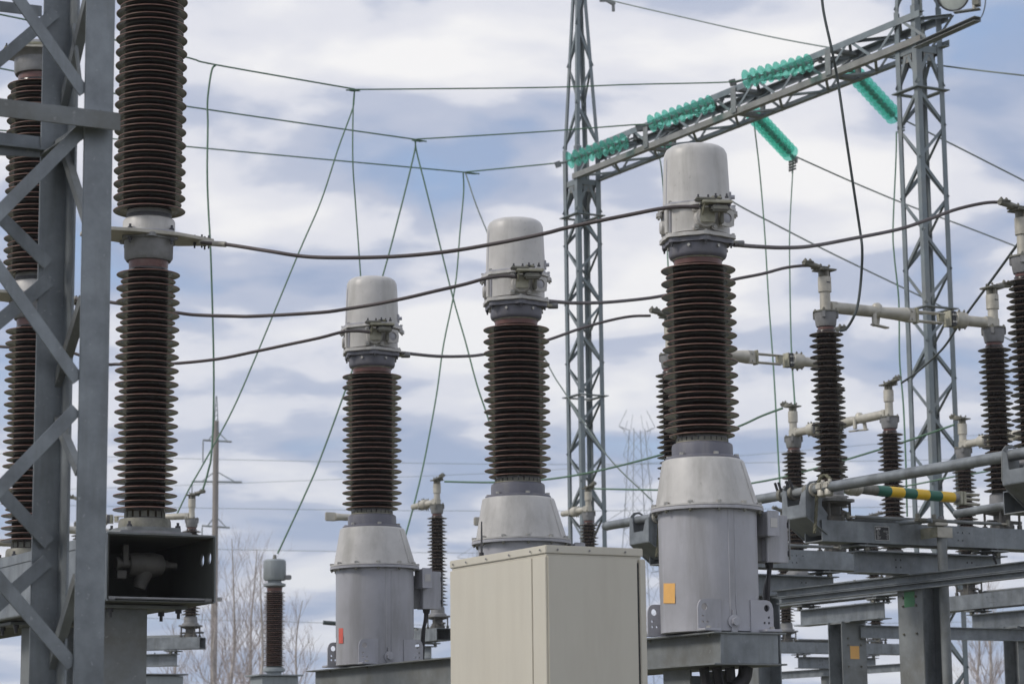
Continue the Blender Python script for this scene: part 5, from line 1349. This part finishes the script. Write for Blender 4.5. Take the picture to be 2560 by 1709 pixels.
bs = A(2122, 1219, 16.36); be = A(2382, 1243, 17.0)
bl = thing('striped_earthing_switch', 'earthing blade painted in green and yellow bands with pale contact fingers', 'striped blade', bs)
bd_ = (be - bs); Lb_ = bd_.length; bd_.normalize(); bside = bd_.cross(ZV).normalized(); bup = bside.cross(bd_)
MB().lathe([(0.03, -.02), (0.048, 0.0), (0.05, .03), (0.04, .05)], 20, (0, 0, 0), axis=bd_).build('blade_hub', ALU, bl)
MB().lathe([(0.03, .03), (0.048, .045), (0.05, .08), (0.04, .10)], 20, (0, 0, 0), axis=bd_).build('blade_hub', ALU, bl)
px0, px1 = 2122, 2382
def fr_(px): return Lb_ * (px - px0) / (px1 - px0)
MB().lathe([(0.026, .08), (0.032, .12), (0.035, fr_(2187)), (0.03, fr_(2187))], 24, (0, 0, 0), axis=bd_).build('blade_root', ALUD, bl)
e_ = [2187, 2219, 2252, 2283, 2315, 2347, 2381]
for k in range(6):
    MB().cyl(bd_ * fr_(e_[k]), bd_ * fr_(e_[k + 1]), 0.0365, 0.0365, 24, caps=(k == 5)).build('band', (GRN, YEL)[k % 2], bl, ang=60)
MB().cyl(bd_ * Lb_, bd_ * (Lb_ + .06), 0.033, 0.033, 16).build('blade_end', CASTG, bl)
for q in (.055, .09):
    MB().box(bd_ * (Lb_ + q), (0.028, 0.07, 0.088), bd_, bside, bup).build('finger_clamp', PADM, bl, 0.003)
    for z_ in (-.018, .018): bolt(HEXS, bl, bd_ * (Lb_ + q) - bside * .035 + bup * z_, (-bside).to_track_quat('Z', 'Y').to_euler())
for sy, ln in ((-.022, .235), (.022, .19)):
    for z_ in (-.034, 0, .034):
        MB().cyl(bd_ * (Lb_ + .05) + bside * sy + bup * z_, bd_ * (Lb_ + .06 + ln) + bside * sy + bup * z_, .0065, .0065, 8).build('finger', ALU, bl)
# second, partly hidden tube between the posts
q0 = A(2180, 1304, 17.7); q1 = A(2560, 1262, 15.9)
q0b = A(2390, 1284, 16.6); q1b = A(2545, 1258, 16.0)
MB().cyl(q0b, q1b, 0.028, 0.028, 16).build('push_tube', GALV, None, label='short pale tube rising right beneath the contact fingers of the striped blade', cat='tube')
q0 = A(2215, 1309, 16.9); q1 = A(2330, 1300, 16.75)
MB().cyl(q0, q1, 0.014, 0.018, 16).build('push_tube', GALV, None, label='short tube lying on the nameplate channel right of the plate', cat='tube')
# dark stub pipe far left of the farthest transformer
q0 = A(808, 1555, 30.4); q1 = A(1130, 1580, 30.8)
MB().cyl(q0, q1, 0.026, 0.026, 12).build('shaft_tube', WIRED, None, label='dark pipe end sticking out left of the red stickered tank', cat='tube')
q0 = A(-30, 1354, 20.0); q1 = A(150, 1362, 20.4)
MB().cyl(q0, q1, 0.03, 0.03, 12).build('bus_tube', ALU, None, label='short pale tube at the left edge behind the breaker base', cat='tube')
q0 = A(150, 1322, 27.0); q1 = A(296, 1332, 27.6)
tb = MB().cyl(q0, q1, 0.042, 0.042, 12).build('bus_tube', ALU, None, label='pale tube with a clamp between the lattice column and the breaker base', cat='tube')
tbc = MB().lathe([(0.04, -.05), (0.07, -.04), (0.075, .0), (0.07, .04), (0.04, .05)], 12, (q1 - q0) * .28, axis=(q1 - q0)).build('tube_clamp', CASTG, tb)
# jaws pointing left from hidden columns
for (px0_, px1_, py_, Y_, lb) in ((812, 880, 1290, 29.8, 'open jaw on a pale arm pointing left from behind the farthest transformer'), (1184, 1240, 1302, 30.6, 'open jaw just left of the cone of the middle transformer')):
    a_ = A(px0_, py_, Y_); b_ = A(px1_, py_ + 3, Y_ + .1)
    t = thing('contact_jaw', lb, 'contact arm', a_)
    d_ = (b_ - a_).normalized(); s_ = d_.cross(ZV)
    MB().box(d_ * .07, (0.13, 0.05, 0.105), d_, s_, ZV).build('jaw_housing', ALU, t, 0.01)
    MB().box(d_ * .045 - s_ * .026, (0.05, 0.006, 0.06), d_, s_, ZV).build('jaw_recess', ALUD, t, 0.004)
    MB().lathe([(0.05, .13), (0.042, .20), (0.038, .68), (0.03, .72)], 16, (0, 0, 0), axis=d_).build('arm_tube', ALU, t)

# ------------------------------------------------------------------ right-hand green connecting leads
cable([(2254, 957, 21.9), (2302, 922, 21), (2356, 872, 20), (2389, 824, 19.3), (2425, 773, 18.6), (2476, 704, 17.6), (2552, 599, 16.2), (2600, 530, 15.5)], 0.0095, WIRED, 'dark cable rising steeply right behind the disconnector arm to the frame edge', 'cable', 8)
cable([(1112, 1203, 28.8), (1230, 1205, 28), (1363, 1198, 27.3), (1487, 1178, 26.6), (1639, 1140, 25.6), (1740, 1106, 24.9), (1850, 1064, 24.1), (1905, 1039, 23.7), (1956, 1020, 23.4)], 0.011, WIRE, 'green lead sagging from the open disconnector behind the transformers up to the right', 'cable', 8)
cable([(1486, 1221, 29.8), (1639, 1224, 28.5), (1760, 1224, 27.5), (1920, 1200, 26.4), (2011, 1178, 25.9), (2120, 1147, 25.3), (2254, 1106, 24.7), (2320, 1084, 24.4), (2386, 1061, 24.2)], 0.0105, WIRE, 'lower green lead passing behind the insulators and the nearer tower', 'cable', 8)
cable([(1960, 1232, 29), (2120, 1232, 28.5), (2254, 1216, 28), (2384, 1191, 27.5), (2464, 1178, 27), (2600, 1150, 26.5)], 0.0095, WIRE, 'lowest green lead crossing behind the striped blade', 'cable', 8)

# ------------------------------------------------------------------ small distant transformer
YV = 33.5
cv0 = A(686, 1560, YV)
def zv(py): return A(686 + (py - 1560) * .004, py, YV).z
sv = YV / F
t = thing('voltage_transformer', 'small blurred brown-ribbed transformer with a blue-grey head, left of the farthest big one', 'transformer', (cv0.x, YV, 0), RZ)
MB().lathe([(0.02, zv(1397)), (0.13, zv(1398)), (0.15, zv(1402)), (0.153, zv(1410)), (0.153, zv(1446)), (0.14, zv(1450)), (0.09, zv(1451))], 32).build('head', BLUEG, t)
MB().lathe([(0.09, zv(1451)), (0.095, zv(1456)), (0.15, zv(1459)), (0.15, zv(1464)), (0.10, zv(1468))], 32).build('neck_flange', BLUEG, t)
MB().cyl((0, 0, zv(1397)), (0, 0, zv(1386)), .028, .02, 10).build('terminal_stud', ALUD, t)
MB().box((0.14, -.1, zv(1443)), (0.10, 0.08, 0.06)).build('side_terminal', CASTG, t, 0.01)
MB().lathe([(0.09, zv(1468)), (0.105, zv(1469)), (0.10, zv(1479)), (0.09, zv(1480))], 32).build('porcelain_neck', PORCR, t)
nS = 19; pS = (zv(1481) - zv(1662)) / (nS - 1)
pr, ze = shed_prof(zv(1481), pS, nS, 0.145, 0.128, 0.105, last_small=False)
sheds(pr, 32, (0, 0, 0), RIM).build('insulator', PORC, t, ang=60)
MB().lathe([(0.09, zv(1664)), (0.11, zv(1666)), (0.15, zv(1671)), (0.15, zv(1677)), (0.10, zv(1680)), (0.10, zv(1687))], 32).build('base_collar', BLUEG, t)
MB().box((0, 0, zv(1688)), (0.64, 0.5, 0.02)).build('tank_lid', BLUEG, t, 0.003)
MB().box((0, 0, zv(1689) / 2 + .6), (0.52, 0.42, zv(1689) - 1.2 - .02)).build('tank', BLUEG, t, 0.006)
MB().box((0, 0, 0.6), (0.3, 0.3, 1.18)).build('pedestal', GALVD, t, 0.006)
q = A(400, 1690, 27)
tt = thing('equipment_box', 'grey-blue box low behind the breaker post', 'cabinet', (q.x, q.y, 0), RZ)
MB().box((0, 0, 1.0 + (A(400, 1690, 27).z - 1.0) / 2), (0.42, 0.3, A(400, 1690, 27).z - 1.0)).build('body', BLUEG, tt, 0.005)
MB().box((0, 0, A(400, 1686, 27).z), (0.5, 0.38, 0.016)).build('roof', GALVD, tt, 0.003)
MB().box((0, 0, 0.5), (0.2, 0.2, 1.0)).build('pedestal', GALVD, tt, 0.003)

# ------------------------------------------------------------------ distant pole, pylons, trees
YP = 75.0
pb_ = A(537, 1400, YP)
t = thing('utility_pole', 'distant concrete line pole with crossarms right of the breaker', 'utility pole', (pb_.x, YP, 0))
def zp_(py): return A(537, py, YP).z
zt_ = zp_(1052)
mb = MB(); mb.cyl((0, 0, 0), (0, 0, zt_), 0.115, 0.085, 12); mb.build('shaft', CONC, t)
ztt = zp_(990)
for k in range(4):
    a_ = PI / 4 + k * PI / 2
    MB().tube([(0.09 * math.cos(a_), 0.09 * math.sin(a_), zt_ - .3), (0.02 * math.cos(a_), 0.02 * math.sin(a_), ztt)], 0.012, 5).build('peak_rod', LATT, t)
for k in range(5):
    z_ = zt_ - .2 + k * (ztt - zt_) / 5; r_ = 0.085 - .013 * k
    MB().tube([(-r_, 0, z_), (r_ * .8, 0, z_ + .12)], 0.01, 5).build('peak_brace', LATT, t)
sp = YP / F
for (x0, x1, py, tl) in ((503, 578, 1101, 4), (475, 605, 1203, 14), (503, 575, 1315, 4)):
    z_ = zp_(py)
    xa, xb = (x0 - 537) * sp, (x1 - 537) * sp
    ya, yb = -(xa) * 1.2, -(xb) * 1.2
    MB().tube([(xa, ya * .3, z_ + .04), (xb, yb * .3, z_ - .06)], 0.03, 5).build('crossarm', LATT, t)
    MB().tube([(xb * .75, yb * .2, z_ - .04), (0.0, 0, z_ + .32)], 0.018, 5).build('arm_stay', LATT, t)
    MB().tube([(xa * .6, ya * .2, z_ + .02), (0.0, 0, z_ + .32)], 0.018, 5).build('arm_stay', LATT, t)
    MB().tube([(xa, ya * .3, z_), (xa, ya * .3, z_ - .65)], 0.02, 5).build('line_insulator', LATT, t)
MB().box((0.13, -.08, zp_(1498)), (0.22, 0.12, 0.12)).build('step_box', GALVD, t)

def pylon(px, Y, pytop, half, label, arms):
    p = A(px, 1500, Y)
    t = thing('pylon', label, 'pylon', (p.x, Y, 0), R(20), 'faint distant pylons')
    H = A(px, pytop, Y).z
    b_ = half
    def hs(z): 
        f_ = z / H
        return b_ * (1 - f_) + 0.35 * f_ if f_ < .75 else (b_ * .25 + .35 * .75) * 1
    N_ = 14
    for a, c in ((-1, -1), (1, -1), (1, 1), (-1, 1)):
        MB().tube([(a * hs(0), c * hs(0), 0), (a * hs(H * .74), c * hs(H * .74), H * .74), (a * .45, c * .45, H)], 0.032, 4).build('leg', GALV, t)
    for k in range(N_):
        z0, z1 = H * k / N_, H * (k + 1) / N_
        mb = MB()
        for (a0, c0), (a1, c1) in (((-1, -1), (1, -1)), ((1, -1), (1, 1)), ((1, 1), (-1, 1)), ((-1, 1), (-1, -1))):
            mb.tube([(a0 * hs(z0), c0 * hs(z0), z0), (a1 * hs(z1), c1 * hs(z1), z1)], 0.013, 4)
            mb.tube([(a1 * hs(z0), c1 * hs(z0), z0), (a0 * hs(z1), c0 * hs(z1), z1)], 0.013, 4)
        mb.build('lattice_bay', GALV, t)
    for f_, ln in arms:
        z_ = H * f_
        for sx in (-1, 1):
            mb = MB(); mb.tube([(sx * hs(z_), 0.3, z_), (sx * ln, 0, z_ + .3)], 0.028, 4); mb.tube([(sx * hs(z_), -.3, z_), (sx * ln, 0, z_ + .3)], 0.028, 4)
            mb.tube([(sx * hs(z_), 0, z_ + 1.6), (sx * ln, 0, z_ + .35)], 0.022, 4)
            for q in (.35, .65): mb.tube([(sx * ln * q, 0, z_ + .1), (sx * ln * (q - .12), 0, z_ + 1.6 * (1 - q) + .2)], 0.016, 4)
            mb.build('crossarm', GALV, t)
    return t
pylon(1601, 190, 1072, 2.3, 'faint distant lattice pylon between the farther gantry tower and the nearest transformer', ((.995, 1.5), (.72, 2.9), (.60, 3.2)))
pylon(1212, 260, 1340, 3.0, 'very faint low pylon hidden near the middle transformer', ((.9, 3.0),))

def birch(px, Y, pytop, label, seed, lean=0.0, spread=1.0):
    rnd = random.Random(seed)
    p = A(px, 1600, Y)
    t = thing('birch_tree', label, 'bare tree', (p.x, Y, 0), 0, 'bare birches beyond the yard')
    H = A(px, pytop, Y).z
    trunk = []
    for k in range(9):
        f_ = k / 8
        trunk.append(Vector((lean * f_ * H * .1 + rnd.uniform(-.05, .05) * f_ * 2, rnd.uniform(-.1, .1), H * f_)))
    mb = MB(); mb.tube(spline(trunk, 3), 0.085, 6, taper=0.12); mb.build('trunk', BARK, t)
    cr = MB()
    def br_(o, d, l, r, lev):
        n = 4; pts = [o]; q = o.copy(); dd = d.copy()
        for i in range(n):
            dd = (dd + Vector((rnd.uniform(-.16, .16), rnd.uniform(-.16, .16), 0.07))).normalized()
            q = q + dd * (l / n); pts.append(q.copy())
        cr.tube(pts, r, 3 if lev > 0 else 4, taper=0.3)
        if lev < 2:
            for i in range(5 if lev == 0 else 4):
                k = rnd.randint(1, n)
                a_ = rnd.uniform(0, 2 * PI)
                nd = (dd * .9 + Vector((math.cos(a_), math.sin(a_), rnd.uniform(-.1, .5))) * .55).normalized()
                br_(pts[k], nd, l * rnd.uniform(.4, .62), r * .55, lev + 1)
    nbr = 26
    for i in range(nbr):
        f_ = 0.22 + 0.76 * i / nbr
        a_ = rnd.uniform(0, 2 * PI)
        k = f_ * 8; i0 = int(k); o = trunk[i0].lerp(trunk[min(i0 + 1, 8)], k - i0)
        d = Vector((math.cos(a_) * .6, math.sin(a_) * .6, 1.0)).normalized()
        br_(o, d, (1.05 - f_ * .75) * H * .30 * spread * rnd.uniform(.7, 1.15), 0.022 * (1.15 - f_), 0)
    cr.build('crown', TWIG, t, smooth=False)
    return t
birch(582, 62, 1345, 'bare birch just right of the concrete pole, tallest of its clump', 1)
birch(618, 64, 1372, 'pale bare birch between the pole and the small distant transformer', 2, .2)
birch(655, 60, 1390, 'bare birch right behind the small distant transformer', 3, -.1)
birch(732, 66, 1500, 'low bare birch at the right of the small distant transformer', 4, .3)
birch(545, 70, 1400, 'bare birch half hidden by the concrete pole', 9, -.2)
birch(440, 66, 1560, 'low bare birch seen under the breaker housing', 5)
birch(2440, 66, 1470, 'bare birch low at the right behind the nearer gantry tower', 6, .1)
birch(2478, 60, 1440, 'bare birch with an orange-brown trunk low at the right', 7)
birch(2300, 68, 1600, 'low bare birch behind the green stickered post', 8)

# ------------------------------------------------------------------ haze
hz_m = bpy.data.materials.new('pale_air'); hz_m.use_nodes = True
for n in list(hz_m.node_tree.nodes): hz_m.node_tree.nodes.remove(n)
ho = N(hz_m.node_tree, 'ShaderNodeOutputMaterial'); hv = N(hz_m.node_tree, 'ShaderNodeVolumePrincipled')
hv.inputs['Color'].default_value = (0.98, 0.99, 1.0, 1); hv.inputs['Density'].default_value = 0.0008; hv.inputs['Anisotropy'].default_value = 0.0
hz_m.node_tree.links.new(hv.outputs[0], ho.inputs['Volume'])
hb2 = MB().box((0, 150, 19.5), (530, 550, 41))
hb2.build('haze', hz_m, None, smooth=False, kind='stuff')
